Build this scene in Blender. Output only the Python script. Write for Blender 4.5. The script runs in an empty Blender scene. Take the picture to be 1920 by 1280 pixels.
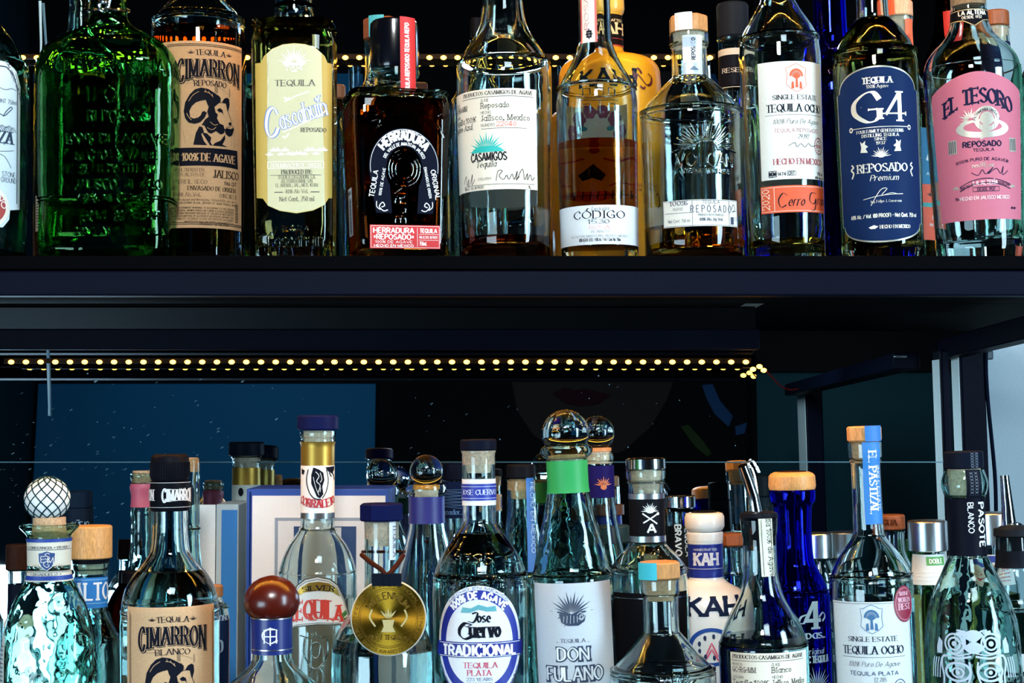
import bpy, math, random
import numpy as np
from mathutils import Vector, Matrix
random.seed(7)
S = bpy.context.scene
COL = S.collection
# ------------------------------------------------------------------ camera, world, lights, exposure
F = 3000.0                                   # focal length in pixels of the 1920 px frame
HORIZON = 790.0
CAM = Vector((0.0, -1.5, 0.0))
TP = (HORIZON - 640.0) / F
CP = 1 / math.sqrt(1 + TP * TP); SP = TP * CP
cam_data = bpy.data.cameras.new('camera'); cam = bpy.data.objects.new('camera', cam_data); COL.objects.link(cam)
cam_data.sensor_width = 36.0; cam_data.lens = 36.0 * F / 1920.0
cam_data.clip_start = 0.02; cam_data.clip_end = 50
cam.location = CAM; cam.rotation_euler = (math.pi / 2 + math.atan(TP), 0, 0)
S.camera = cam
S.view_settings.view_transform = 'Standard'; S.view_settings.look = 'None'
S.view_settings.gamma = 1.0; S.view_settings.use_curve_mapping = False
S.view_settings.exposure = 0.0
cy = S.cycles
cy.max_bounces = 18; cy.transmission_bounces = 16; cy.glossy_bounces = 8; cy.diffuse_bounces = 3
cy.transparent_max_bounces = 16; cy.caustics_reflective = True; cy.caustics_refractive = True
cy.blur_glossy = 0.5; cy.sample_clamp_indirect = 30.0; cy.use_denoising = True
w = bpy.data.worlds.new('world'); S.world = w; w.use_nodes = True
w.node_tree.nodes['Background'].inputs[0].default_value = (0.10, 0.22, 0.34, 1)
w.node_tree.nodes['Background'].inputs[1].default_value = 0.02

def area(name, loc, target, size, power, color, shape='RECTANGLE', size_y=None, spread=180):
    l = bpy.data.lights.new(name, 'AREA'); l.energy = power; l.color = color; l.shape = shape
    l.size = size; l.spread = math.radians(spread)
    if shape == 'RECTANGLE': l.size_y = size_y or size
    o = bpy.data.objects.new(name, l); COL.objects.link(o); o.location = loc
    o.rotation_euler = (Vector(target) - Vector(loc)).to_track_quat('-Z', 'Y').to_euler()
    return o
area('flash_lamp', (-0.08, -1.56, 0.93), (0.0, 0.1, 0.02), 0.26, 22.5, (1.0, 0.985, 0.96), size_y=0.17)
area('window_light', (-1.76, -1.5, -0.45), (0.3, -0.2, -0.35), 2.2, 60, (0.60, 0.83, 1.0), size_y=0.75)
area('right_fill_light', (1.66, -1.0, 0.15), (0.0, 0.2, -0.1), 0.5, 55, (0.60, 0.83, 1.0), size_y=1.3)  # added fill from the right to brighten the glass, no window known there
area('panel_fill_light', (-1.0, -2.5, 1.2), (-0.9, -3.7, -0.9), 0.5, 6, (0.55, 0.86, 1.0))  # added fill that lights the teal panel across the room
area('ambient_fill_light', (0.4, -2.3, 1.6), (0.3, -1.2, -1.5), 0.7, 22, (0.75, 0.9, 1.0))  # added overhead fill for ambient light and glass reflections
area('rear_fill_light', (0.10, 0.72, 0.28), (0.75, 1.0, -0.1), 0.3, 8, (0.62, 0.88, 1.0))  # added fill hidden behind the mirror, lights the posts and pale wall

# ------------------------------------------------------------------ pixel <-> place helpers (real depth Y is always given)
def ray(px, py):
    a = (px - 960) / F; b = (640 - py) / F
    return Vector((a, CP - b * SP, SP + b * CP))
def at(px, py, Y):
    d = ray(px, py); t = (Y - CAM.y) / d.y
    return CAM + d * t
def pxm(Y, py=640):
    d = ray(960, py); return F / ((Y - CAM.y) / d.y)
SHELF_Z = at(960, 489, 0.005).z
LOWER_Z = -0.352
MIRROR_Y = 0.40
TILT = -math.tan(math.radians(3.6)); PIV = 0.105    # the lower mirror leans back at the top
def on_mirror(px, py, off=0.0):
    """point on the leaning lower mirror seen at a photo pixel, off metres in front of it"""
    d = ray(px, py); n = Vector((0, 1, TILT)).normalized(); p0 = Vector((0, MIRROR_Y, PIV)) - n * off
    return CAM + d * ((p0 - CAM).dot(n) / d.dot(n))
def mirrored(px, py, axis, val):
    """where the view through a photo pixel lands in the room after the lower mirror"""
    p = on_mirror(px, py); d = ray(px, py); n = Vector((0, 1, TILT)).normalized(); r = d - 2 * d.dot(n) * n
    return p + r * ((val - p[axis]) / r[axis])

# ------------------------------------------------------------------ materials
def lin(h):
    h = h.lstrip('#'); v = [int(h[i:i + 2], 16) / 255 for i in (0, 2, 4)]
    return tuple(c / 12.92 if c <= .04045 else ((c + .055) / 1.055) ** 2.4 for c in v) + (1,)
MATS = {}
def mat(hexc, rough=.55, metal=0., spec=.5, var=0.06, kind='plain', bump=0., key=''):
    k = (hexc, rough, metal, kind, bump, var, key)
    if k in MATS: return MATS[k]
    m = bpy.data.materials.new('%s_%s' % (kind, hexc.lstrip('#'))); MATS[k] = m; m.use_nodes = True
    nt = m.node_tree; N = nt.nodes; L = nt.links; p = N['Principled BSDF']
    p.inputs['Roughness'].default_value = rough; p.inputs['Metallic'].default_value = metal
    p.inputs['Specular IOR Level'].default_value = spec
    c = lin(hexc); tc = N.new('ShaderNodeTexCoord')
    if metal == 0 and sum(c[:3]) < .12 and spec == .5: p.inputs['Specular IOR Level'].default_value = .05; p.inputs['Roughness'].default_value = max(rough, .5)
    if kind == 'wood':
        mp = N.new('ShaderNodeMapping'); mp.inputs['Scale'].default_value = (260, 260, 40); L.new(tc.outputs['Object'], mp.inputs[0])
        nz = N.new('ShaderNodeTexNoise'); nz.inputs['Scale'].default_value = 3.0; nz.inputs['Detail'].default_value = 6; nz.inputs['Distortion'].default_value = 1.0
        L.new(mp.outputs[0], nz.inputs[0]); var = .30
    elif kind == 'cork':
        nz = N.new('ShaderNodeTexNoise'); nz.inputs['Scale'].default_value = 420; nz.inputs['Detail'].default_value = 4
        L.new(tc.outputs['Object'], nz.inputs[0]); var = .25
    else:
        nz = N.new('ShaderNodeTexNoise'); nz.inputs['Scale'].default_value = 900 if kind in ('plain', 'steel') else 300; nz.inputs['Detail'].default_value = 3
        L.new(tc.outputs['Object'], nz.inputs[0])
    r = N.new('ShaderNodeValToRGB'); r.color_ramp.elements[0].position = .3; r.color_ramp.elements[1].position = .72
    r.color_ramp.elements[0].color = tuple(x * (1 - var) for x in c[:3]) + (1,)
    r.color_ramp.elements[1].color = tuple(min(1, x * (1 + var)) for x in c[:3]) + (1,)
    L.new(nz.outputs['Fac'], r.inputs[0]); L.new(r.outputs[0], p.inputs['Base Color'])
    if bump:
        b = N.new('ShaderNodeBump'); b.inputs['Strength'].default_value = bump; b.inputs['Distance'].default_value = .0006
        L.new(nz.outputs['Fac'], b.inputs['Height']); L.new(b.outputs[0], p.inputs['Normal'])
    return m
def thin_paper(hexc, trans=.5):
    k = ('thin', hexc, trans)
    if k in MATS: return MATS[k]
    m = mat(hexc, .8, key='thin'); nt = m.node_tree; N = nt.nodes; L = nt.links; p = N['Principled BSDF']
    t = N.new('ShaderNodeBsdfTranslucent'); t.inputs['Color'].default_value = lin(hexc); mx = N.new('ShaderNodeMixShader'); mx.inputs[0].default_value = trans
    L.new(p.outputs[0], mx.inputs[1]); L.new(t.outputs[0], mx.inputs[2]); L.new(mx.outputs[0], N['Material Output'].inputs[0]); MATS[k] = m; return m
def glass(hexc='#f4fbfb', rough=0., ior=1.47, ripple=0.0, scale=60., hammer=False, key=''):
    k = ('glass', hexc, rough, ior, ripple, scale, hammer, key)
    if k in MATS: return MATS[k]
    m = bpy.data.materials.new('glass_' + hexc.lstrip('#')); MATS[k] = m; m.use_nodes = True
    nt = m.node_tree; N = nt.nodes; L = nt.links
    for n in list(N):
        if n.type == 'BSDF_PRINCIPLED': N.remove(n)
    g = N.new('ShaderNodeBsdfGlass'); g.inputs['Color'].default_value = lin(hexc); g.inputs['Roughness'].default_value = rough; g.inputs['IOR'].default_value = ior
    L.new(g.outputs[0], N['Material Output'].inputs[0])
    if ripple or hammer:
        tc = N.new('ShaderNodeTexCoord'); b = N.new('ShaderNodeBump')
        if hammer:
            t = N.new('ShaderNodeTexVoronoi'); t.feature = 'SMOOTH_F1'; t.inputs['Scale'].default_value = scale; o = t.outputs['Distance']
            b.inputs['Strength'].default_value = .55; b.inputs['Distance'].default_value = .004
        else:
            t = N.new('ShaderNodeTexNoise'); t.inputs['Scale'].default_value = scale; t.inputs['Detail'].default_value = 1.5; o = t.outputs['Fac']
            b.inputs['Strength'].default_value = ripple; b.inputs['Distance'].default_value = .002
        L.new(tc.outputs['Object'], t.inputs[0]); L.new(o, b.inputs['Height']); L.new(b.outputs[0], g.inputs['Normal'])
    return m
def emit(hexc, strength):
    k = ('emit', hexc, strength)
    if k in MATS: return MATS[k]
    m = bpy.data.materials.new('led_glow'); MATS[k] = m; m.use_nodes = True; N = m.node_tree.nodes
    p = N['Principled BSDF']; p.inputs['Base Color'].default_value = lin(hexc)
    p.inputs['Emission Color'].default_value = lin(hexc); p.inputs['Emission Strength'].default_value = strength
    return m
CLEAR = glass('#f3fafa', ripple=.10, scale=45)
WOBBLE = glass('#eaf7f5', ripple=.55, scale=55)
HAMMER = glass('#e4f6f0', hammer=True, scale=75)
GREENISH = glass('#d3eee2', ripple=.35, scale=60)
GREEN = glass('#b2dfb8', ripple=.45, scale=40)
COBALT = glass('#4a5cf0', ripple=.12, scale=40)
BROWN = glass('#7a3a16', ripple=.1, scale=40)
WATER = glass('#f6fbfb', ior=1.36)
AMBER = glass('#e6a743', ior=1.36)
DEEP = glass('#c07a2c', ior=1.36)
PALE = glass('#f3dc8a', ior=1.36)
STRAW = glass('#e9d9a0', ior=1.36)
ROSA = glass('#f7c56e', ior=1.36)
BLACKP = mat('#0c0f16', .35, spec=.5); NAVYCAP = mat('#0c1440', .38)
CORK = mat('#c9a27c', .8, kind='cork', bump=.3); CORKP = mat('#e3cdb4', .7, kind='cork', bump=.15)
WOOD = mat('#c08a52', .5, kind='wood', bump=.2); REDWOOD = mat('#8a4a22', .5, kind='wood', bump=.2); DARKWOOD = mat('#2a1a14', .55, kind='wood', bump=.2)
SILVER = mat('#c9d0d6', .28, 1.0, var=.03); GOLD = mat('#a98a3a', .38, .75, var=.05); CHROME = mat('#d6dce2', .12, 1.0, var=.02)
WHITE = mat('#eef0ee', .6); CREAM = mat('#e9e4d2', .65); KRAFT = mat('#c9a57c', .75, var=.12); INK = mat('#141722', .6); NAVY = mat('#101e5c', .5)

# ------------------------------------------------------------------ objects
def props(o, label, cat, group=None, kind=None):
    if label: o['label'] = label
    if cat: o['category'] = cat
    if group: o['group'] = group
    if kind: o['kind'] = kind
    return o
def empty(name, loc, rot=(0, 0, 0)):
    o = bpy.data.objects.new(name, None); COL.objects.link(o); o.location = loc; o.rotation_euler = rot
    o.empty_display_size = .02
    return o
def mesh(name, V, Fc, m, parent=None, smooth=True, ang=40):
    me = bpy.data.meshes.new(name); me.from_pydata([tuple(v) for v in V], [], Fc); me.validate(); me.update()
    if m: me.materials.append(m)
    if smooth and len(Fc):
        me.polygons.foreach_set('use_smooth', [True] * len(me.polygons))
        if ang: me.set_sharp_from_angle(angle=math.radians(ang))
    o = bpy.data.objects.new(name, me); COL.objects.link(o)
    if parent: o.parent = parent
    return o
def box_vf(x0, y0, z0, x1, y1, z1):
    V = [(x, y, z) for z in (z0, z1) for y in (y0, y1) for x in (x0, x1)]
    return V, [(0, 2, 3, 1), (4, 5, 7, 6), (0, 1, 5, 4), (2, 6, 7, 3), (0, 4, 6, 2), (1, 3, 7, 5)]
def join_vf(*vfs):
    V, Fc = [], []
    for v, f in vfs:
        n = len(V); V += list(v); Fc += [tuple(i + n for i in q) for q in f]
    return V, Fc
def bevel(o, wd=.0012, seg=2):
    b = o.modifiers.new('bevel', 'BEVEL'); b.width = wd; b.segments = seg; b.limit_method = 'ANGLE'; return o
def tube_vf(pts, r, K=10, closed=False):
    pts = [Vector(p) for p in pts]; n = len(pts); V, Fc = [], []
    up = Vector((0, 0, 1))
    rr = r if hasattr(r, '__len__') else [r] * n
    for i, p in enumerate(pts):
        t = ((pts[(i + 1) % n] if closed or i < n - 1 else p) - (pts[i - 1] if closed or i > 0 else p)).normalized()
        a = t.cross(up) if abs(t.dot(up)) < .9 else t.cross(Vector((0, 1, 0)))
        a.normalize(); b = t.cross(a)
        V += [p + (a * math.cos(2 * math.pi * k / K) + b * math.sin(2 * math.pi * k / K)) * rr[i] for k in range(K)]
    m = n if closed else n - 1
    for i in range(m):
        j = (i + 1) % n
        Fc += [(i * K + k, i * K + (k + 1) % K, j * K + (k + 1) % K, j * K + k) for k in range(K)]
    if not closed:
        Fc += [tuple(range(K))[::-1], tuple(range((n - 1) * K, n * K))]
    return V, Fc
def crom(P, sub=5):
    """Catmull-Rom through points; doubled points stay corners."""
    P = [np.array(p, float) for p in P]; out = []
    for i in range(len(P) - 1):
        p1, p2 = P[i], P[i + 1]
        if np.allclose(p1, p2): continue
        p0 = P[i - 1] if i > 0 and not np.allclose(P[i - 1], p1) else p1 * 2 - p2 if i == 0 else p1
        p3 = P[i + 2] if i + 2 < len(P) and not np.allclose(P[i + 2], p2) else p2
        if i == 0: p0 = p1
        d = max(abs(p1[0] - p2[0]), 1e-9)
        for t in np.linspace(0, 1, sub, endpoint=False):
            out.append(.5 * ((2 * p1) + (-p0 + p2) * t + (2 * p0 - 5 * p1 + 4 * p2 - p3) * t * t + (-p0 + 3 * p1 - 3 * p2 + p3) * t ** 3))
    out.append(P[-1]); return out

# cross-sections: superellipse |x/rx|^n + |y/ry|^n = 1, angle 0 facing the viewer (-Y)
_SEC = {}
def sec(rx, ry, n):
    k = (round(rx, 4), round(ry, 4), round(n, 2))
    if k in _SEC: return _SEC[k]
    th = np.linspace(-math.pi, math.pi, 721); s, c = np.sin(th), np.cos(th)
    x = rx * np.sign(s) * np.abs(s) ** (2 / n); y = -ry * np.sign(c) * np.abs(c) ** (2 / n)
    a = np.concatenate([[0], np.cumsum(np.hypot(np.diff(x), np.diff(y)))]); a -= a[360]
    gx = np.sign(x) * np.abs(x / rx) ** (n - 1) / rx; gy = np.sign(y) * np.abs(y / ry) ** (n - 1) / ry
    l = np.hypot(gx, gy) + 1e-12
    _SEC[k] = (a, x, y, gx / l, gy / l); return _SEC[k]
def ring(rx, ry, n, K):
    if n <= 2.01:
        t = np.arange(K) * 2 * math.pi / K; return rx * np.sin(t), -ry * np.cos(t)
    a, x, y, _, _ = sec(rx, ry, n); q = np.linspace(a[0], a[-1], K, endpoint=False)
    return np.interp(q, a, x), np.interp(q, a, y)
def loft(rings, K, cap0=True, cap1=True):
    """rings: (z, rx, ry, n)"""
    V, Fc = [], []
    for z, rx, ry, n in rings:
        x, y = ring(max(rx, 1e-5), max(ry, 1e-5), n, K); V += [(x[i], y[i], z) for i in range(K)]
    for i in range(len(rings) - 1):
        Fc += [(i * K + k, i * K + (k + 1) % K, (i + 1) * K + (k + 1) % K, (i + 1) * K + k) for k in range(K)]
    if cap0: Fc.append(tuple(range(K))[::-1])
    if cap1: Fc.append(tuple(range((len(rings) - 1) * K, len(rings) * K)))
    return V, Fc

# ------------------------------------------------------------------ lettering: stroke glyphs on a base-36 grid (baseline 4, x-height c, caps g)
GL = {'A': (12, '046g 6gc4 28a8'), 'B': (10, '040g 0g5g ~5g8f9d8b5a 0a5a ~5a99a79554 0454'), 'C': (10, '~ad8g5g1d0a175484a7'), 'D': (11, '040g 0g4g ~4g9eaa9644 0444'),
 'E': (9, '040g 0g9g 0a7a 0494'), 'F': (9, '040g 0g9g 0a7a'), 'G': (11, '~ad8g5g1d0a175484a6 a5a9 6999'), 'H': (11, '040g b4bg 0aba'), 'I': (2, '141g'), 'J': (6, '5g57 ~57442405'),
 'K': (10, '040g 0aag 3ca4'), 'L': (9, '040g 0494'), 'M': (13, '040g 0g65 65cg cgc4'), 'N': (11, '040g 0gb4 b4bg'), 'O': (12, '~6g1d0a1764b7cabd6g'), 'P': (9, '040g 0g5g ~5g9e9b5a 0a5a'),
 'Q': (12, '~6g1d0a1764b7cabd6g 77c3'), 'R': (10, '040g 0g5g ~5g9e9b5a 0a5a 5aa4'), 'S': (9, '~9e5g1e1c5a98965406'), 'T': (10, '545g 0gag'), 'U': (11, '0g08 b8bg ~08256495b8'),
 'V': (12, '0g64 64cg'), 'W': (16, '0g44 448g 8gc4 c4gg'), 'X': (11, '0gb4 04bg'), 'Y': (10, '0g5a 5aag 5a54'), 'Z': (9, '0g9g 9g04 0494'),
 '0': (8, '~4g1d0a1744778a7d4g'), '1': (4, '343g 0d3g'), '2': (8, '~0d2g6g8d7a04 0484'), '3': (8, '~0e4g8e8c4a ~4a98954406'), '4': (9, '646g 6g07 0797'), '5': (8, '8g1g 1g0a ~0a4b89864405'),
 '6': (8, '~7g2c08154486884b08'), '7': (8, '0g8g 8g34'), '8': (8, '~4a1c1e4g7e7c4a ~4a08064486884a'), '9': (8, '~14688c7f4g0e0c498c'),
 'a': (8, '8c84 ~8a4c084486'), 'b': (8, '0g04 ~0a4c884406'), 'c': (7, '~7a4c084476'), 'd': (8, '8g84 ~8a4c084486'), 'e': (8, '0888 ~884c084475'), 'f': (5, '~6g3f2c 2c24 0c5c'),
 'g': (8, '8c83 ~835001 ~8a4c084486'), 'h': (8, '0g04 ~0a4c8a 8a84'), 'i': (2, '1c14 1f1g'), 'j': (3, '2c22 ~221000 2f2g'), 'k': (8, '0g04 087c 3984'), 'l': (2, '1g14'),
 'm': (13, '0c04 ~0a3c6a 6a64 ~6a9cca cac4'), 'n': (8, '0c04 ~0a4c8a 8a84'), 'o': (8, '~4c0844884c'), 'p': (8, '0c00 ~0a4c884406'), 'q': (8, '8c80 ~8a4c084486'), 'r': (6, '0c04 ~0a3c6c'),
 's': (7, '~6b3c0a38763405'), 't': (5, '2f26 ~264454 0c5c'), 'u': (8, '0c07 ~074487 8c84'), 'v': (8, '0c44 448c'), 'w': (12, '0c34 346c 6c94 94cc'), 'x': (8, '0c84 048c'), 'y': (8, '0c44 8c20'), 'z': (7, '0c7c 7c04 0474'),
 '.': (2, '1415'), ',': (2, '1513'), ':': (2, '1415 1a1b'), '-': (5, '0a5a'), '%': (12, '04cg ~3g0d3a6d3g ~9a6794c79a'), '/': (7, '047g'), "'": (2, '1g1d'), '+': (6, '373d 0a6a'), '(': (3, '~3g1a34'), ')': (3, '~0g2a04'),
 '*': (6, '373d 088c'), '@': (12, '~6g1d0a1764b7cabd6g ~6c3a688a6c')}
for a, b in (('Ó', 'O'), ('Ñ', 'N'), ('Á', 'A'), ('é', 'e'), ('í', 'i')):
    GL[a] = (GL[b][0], GL[b][1] + (' 4jej' if a == 'Ñ' else ' 6h8k' if a.isupper() else ' 3e6h'))
class St:
    def __init__(s, t, th, serif=0, phi=15, gap=3.2): s.t, s.th, s.serif, s.phi, s.gap = t, th, serif, math.radians(phi), gap
SER = St(.19, .055, .13); SERL = St(.11, .04, .09); SERB = St(.26, .08, .15); SLB = St(.105, .095, .13, gap=3.6); SAN = St(.19, .16); SANB = St(.27, .21, gap=3.6); SANL = St(.10, .09, gap=3.2); MIC = St(.16, .13, gap=3.0); WEST = St(.24, .12, .14, gap=3.0)
def _pts(tok):
    sm = tok[0] == '~'; tok = tok.lstrip('~')
    p = [(int(tok[i], 36), int(tok[i + 1], 36)) for i in range(0, len(tok) - 1, 2)]
    return sm, p
def ribbon(P, wfn, closed=False):
    P = np.array(P, float); n = len(P); polys = []
    if n < 2: return polys
    d = np.roll(P, -1, 0) - P if closed else np.diff(P, axis=0)
    l = np.hypot(d[:, 0], d[:, 1]) + 1e-9; d = d / l[:, None]
    if closed: tv = d + np.roll(d, 1, 0)
    else: tv = np.vstack([d[:1], d[:-1] + d[1:], d[-1:]])
    tv /= (np.hypot(tv[:, 0], tv[:, 1]) + 1e-9)[:, None]
    nn = np.stack([-tv[:, 1], tv[:, 0]], 1); wv = np.array([wfn(t) for t in tv])[:, None] / 2
    A, B = P + nn * wv, P - nn * wv
    for i in range(n if closed else n - 1):
        j = (i + 1) % n; polys.append([A[i], A[j], B[j], B[i]])
    return polys
def dens(P, step):
    out = [P[0]]
    for a, b in zip(P[:-1], P[1:]):
        k = max(1, int(math.hypot(b[0] - a[0], b[1] - a[1]) / step))
        out += [(a[0] + (b[0] - a[0]) * i / k, a[1] + (b[1] - a[1]) * i / k) for i in range(1, k + 1)]
    return out
def strokes(s, h, wd, st):
    """list of (polyline, closed, straight) with x from 0..width, y up from the baseline, pixels"""
    adv = 0; raw = []
    for ch in s:
        if ch == ' ': adv += 7; continue
        if ch not in GL: ch = '-'
        gw, body = GL[ch]
        for tok in body.split():
            sm, p = _pts(tok); raw.append((sm, [(adv + x, y - 4) for x, y in p]))
        adv += gw + st.gap
    total = max(adv - st.gap, 1); ky = h / 12.; kx = wd / total if wd else ky
    out = []
    for sm, p in raw:
        P = [(x * kx, y * ky) for x, y in p]; closed = False
        if sm:
            closed = P[0] == P[-1] and len(P) > 3
            if closed:
                Q = P[:-1]; n = len(Q); P2 = []
                for i in range(n):
                    seg = crom([Q[i - 1], Q[i], Q[(i + 1) % n], Q[(i + 2) % n]], 4); P2 += seg[4:8]
                P = [tuple(q) for q in P2]
            else: P = [tuple(q) for q in crom(P, 4)]
        else: P = dens(P, 5)
        out.append((P, closed, not sm))
    return out, total * kx
def layout(s, cx, yb, wd, h, st, arc=None, rot=0, warp=None, slant=0., align='c'):
    """polylines in photo pixels (y down)"""
    out, W = strokes(s, h, wd, st)
    ox = {'c': -W / 2, 'l': 0, 'r': -W}[align]
    def tr(p):
        x, y = p[0] + ox + slant * p[1], p[1]
        if warp: x, y = warp(x, y)
        if arc:
            r = arc
            if r > 0: a = x / r; return (cx + (r + y) * math.sin(a), yb + r - (r + y) * math.cos(a))
            r = -r; a = x / r; return (cx + (r - y) * math.sin(a), yb - r + (r - y) * math.cos(a))
        if rot:
            c, sn = math.cos(math.radians(rot)), math.sin(math.radians(rot)); return (cx + x * c + y * sn, yb + x * sn - y * c)
        return (cx + x, yb - y)
    return [([tr(p) for p in P], cl, stt) for P, cl, stt in out]
def txt(s, cx, yb, wd, h, st=SER, arc=None, rot=0, warp=None, slant=0., align='c', wt=1.0):
    polys = []
    nib = math.radians(rot) - st.phi * .7
    def wfn(t):
        return h * wt * max(st.th, st.t * abs(math.sin(math.atan2(-t[1], t[0]) + nib)))
    for P, cl, straight in layout(s, cx, yb, wd, h, st, arc, rot, warp, slant, align):
        polys += ribbon(P, wfn, cl)
        if st.serif and straight and len(P) > 1:
            for e, q in ((P[0], P[1]), (P[-1], P[-2])):
                dx, dy = e[0] - q[0], e[1] - q[1]; l = math.hypot(dx, dy) + 1e-9; dx /= l; dy /= l
                cr, sr = math.cos(math.radians(rot)), math.sin(math.radians(rot))
                ax, ay = dx * cr + dy * sr, -dx * sr + dy * cr          # in the text's own frame
                hw = h * (st.serif + st.t / 2); tk = h * st.th * .7
                if abs(ay) > .55: v = (cr, sr); L_ = hw
                else: v = (-sr, cr); L_ = h * st.serif
                a = (e[0] - v[0] * L_, e[1] - v[1] * L_); b = (e[0] + v[0] * L_, e[1] + v[1] * L_)
                polys += ribbon([a, b], lambda t: max(tk * 1.4, h * .05))
    return polys
def line(P, wd, closed=False, step=5):
    P = list(P) + ([P[0]] if closed else []); P = dens(P, step)
    return ribbon(P[:-1] if closed else P, lambda t: wd, closed)
def curve(P, wd, sub=6, taper=False):
    Q = [tuple(q) for q in crom(P, sub)]
    return ribbon(Q, lambda t: wd)
def nibcurve(P, t, th, sub=6):
    Q = [tuple(q) for q in crom(P, sub)]
    return ribbon(Q, lambda d: max(th, t * abs(math.sin(math.atan2(-d[1], d[0]) + .5))))
def ell(cx, cy_, rx, ry, n=40, a0=0, a1=360):
    return [(cx + rx * math.cos(math.radians(a0 + (a1 - a0) * i / n)), cy_ + ry * math.sin(math.radians(a0 + (a1 - a0) * i / n))) for i in range(n if a1 - a0 == 360 else n + 1)]
def rec(x0, y0, x1, y1): return [(x0, y0), (x1, y0), (x1, y1), (x0, y1)]
def fill(*contours, dx=4.0, dy=14):
    """even-odd trapezoid fill in narrow vertical strips"""
    E = []; xs = set()
    for c in contours:
        for i in range(len(c)):
            a, b = c[i], c[(i + 1) % len(c)]; xs.add(round(a[0], 3))
            if abs(a[0] - b[0]) > 1e-6: E.append((a, b) if a[0] < b[0] else (b, a))
    xs = sorted(xs); X = [xs[0]]
    for x in xs[1:]:
        if x - X[-1] < .02: continue
        k = max(1, int(math.ceil((x - X[-1]) / dx))); x0 = X[-1]
        X += [x0 + (x - x0) * i / k for i in range(1, k + 1)]
    polys = []
    for xa, xb in zip(X[:-1], X[1:]):
        xm = (xa + xb) / 2; hit = []
        for a, b in E:
            if a[0] <= xm < b[0]:
                f = lambda x: a[1] + (b[1] - a[1]) * (x - a[0]) / (b[0] - a[0])
                hit.append((f(xm), f(xa), f(xb)))
        hit.sort()
        for i in range(0, len(hit) - 1, 2):
            _, t0, t1 = hit[i]; _, b0, b1 = hit[i + 1]
            k = max(1, int(math.ceil((max(b0, b1) - min(t0, t1)) / dy))) if dy else 1
            for q in range(k):
                f0, f1 = q / k, (q + 1) / k
                polys.append([(xa, t0 + (b0 - t0) * f0), (xb, t1 + (b1 - t1) * f0), (xb, t1 + (b1 - t1) * f1), (xa, t0 + (b0 - t0) * f1)])
    return polys
def burst(cx, cy_, r0, r1, a0, a1, n, wid=.5):
    """pointed leaves fanning from a centre (degrees, 90 is up)"""
    out = []
    for i in range(n):
        a = math.radians(a0 + (a1 - a0) * i / max(n - 1, 1)); da = math.radians((a1 - a0) / max(n - 1, 1) * wid)
        r2 = r1 * (1 - .18 * (i % 2)); rm = r0 + (r2 - r0) * .45
        P = lambda r, t: (cx + r * math.cos(t), cy_ - r * math.sin(t))
        out += [[P(r0, a), P(rm, a - da), P(r2, a), P(rm, a + da)]]
    return out
def moved(polys, dx=0, dy=0, k=1., about=(0, 0)):
    return [[(about[0] + (p[0] - about[0]) * k + dx, about[1] + (p[1] - about[1]) * k + dy) for p in q] for q in polys]

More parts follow.
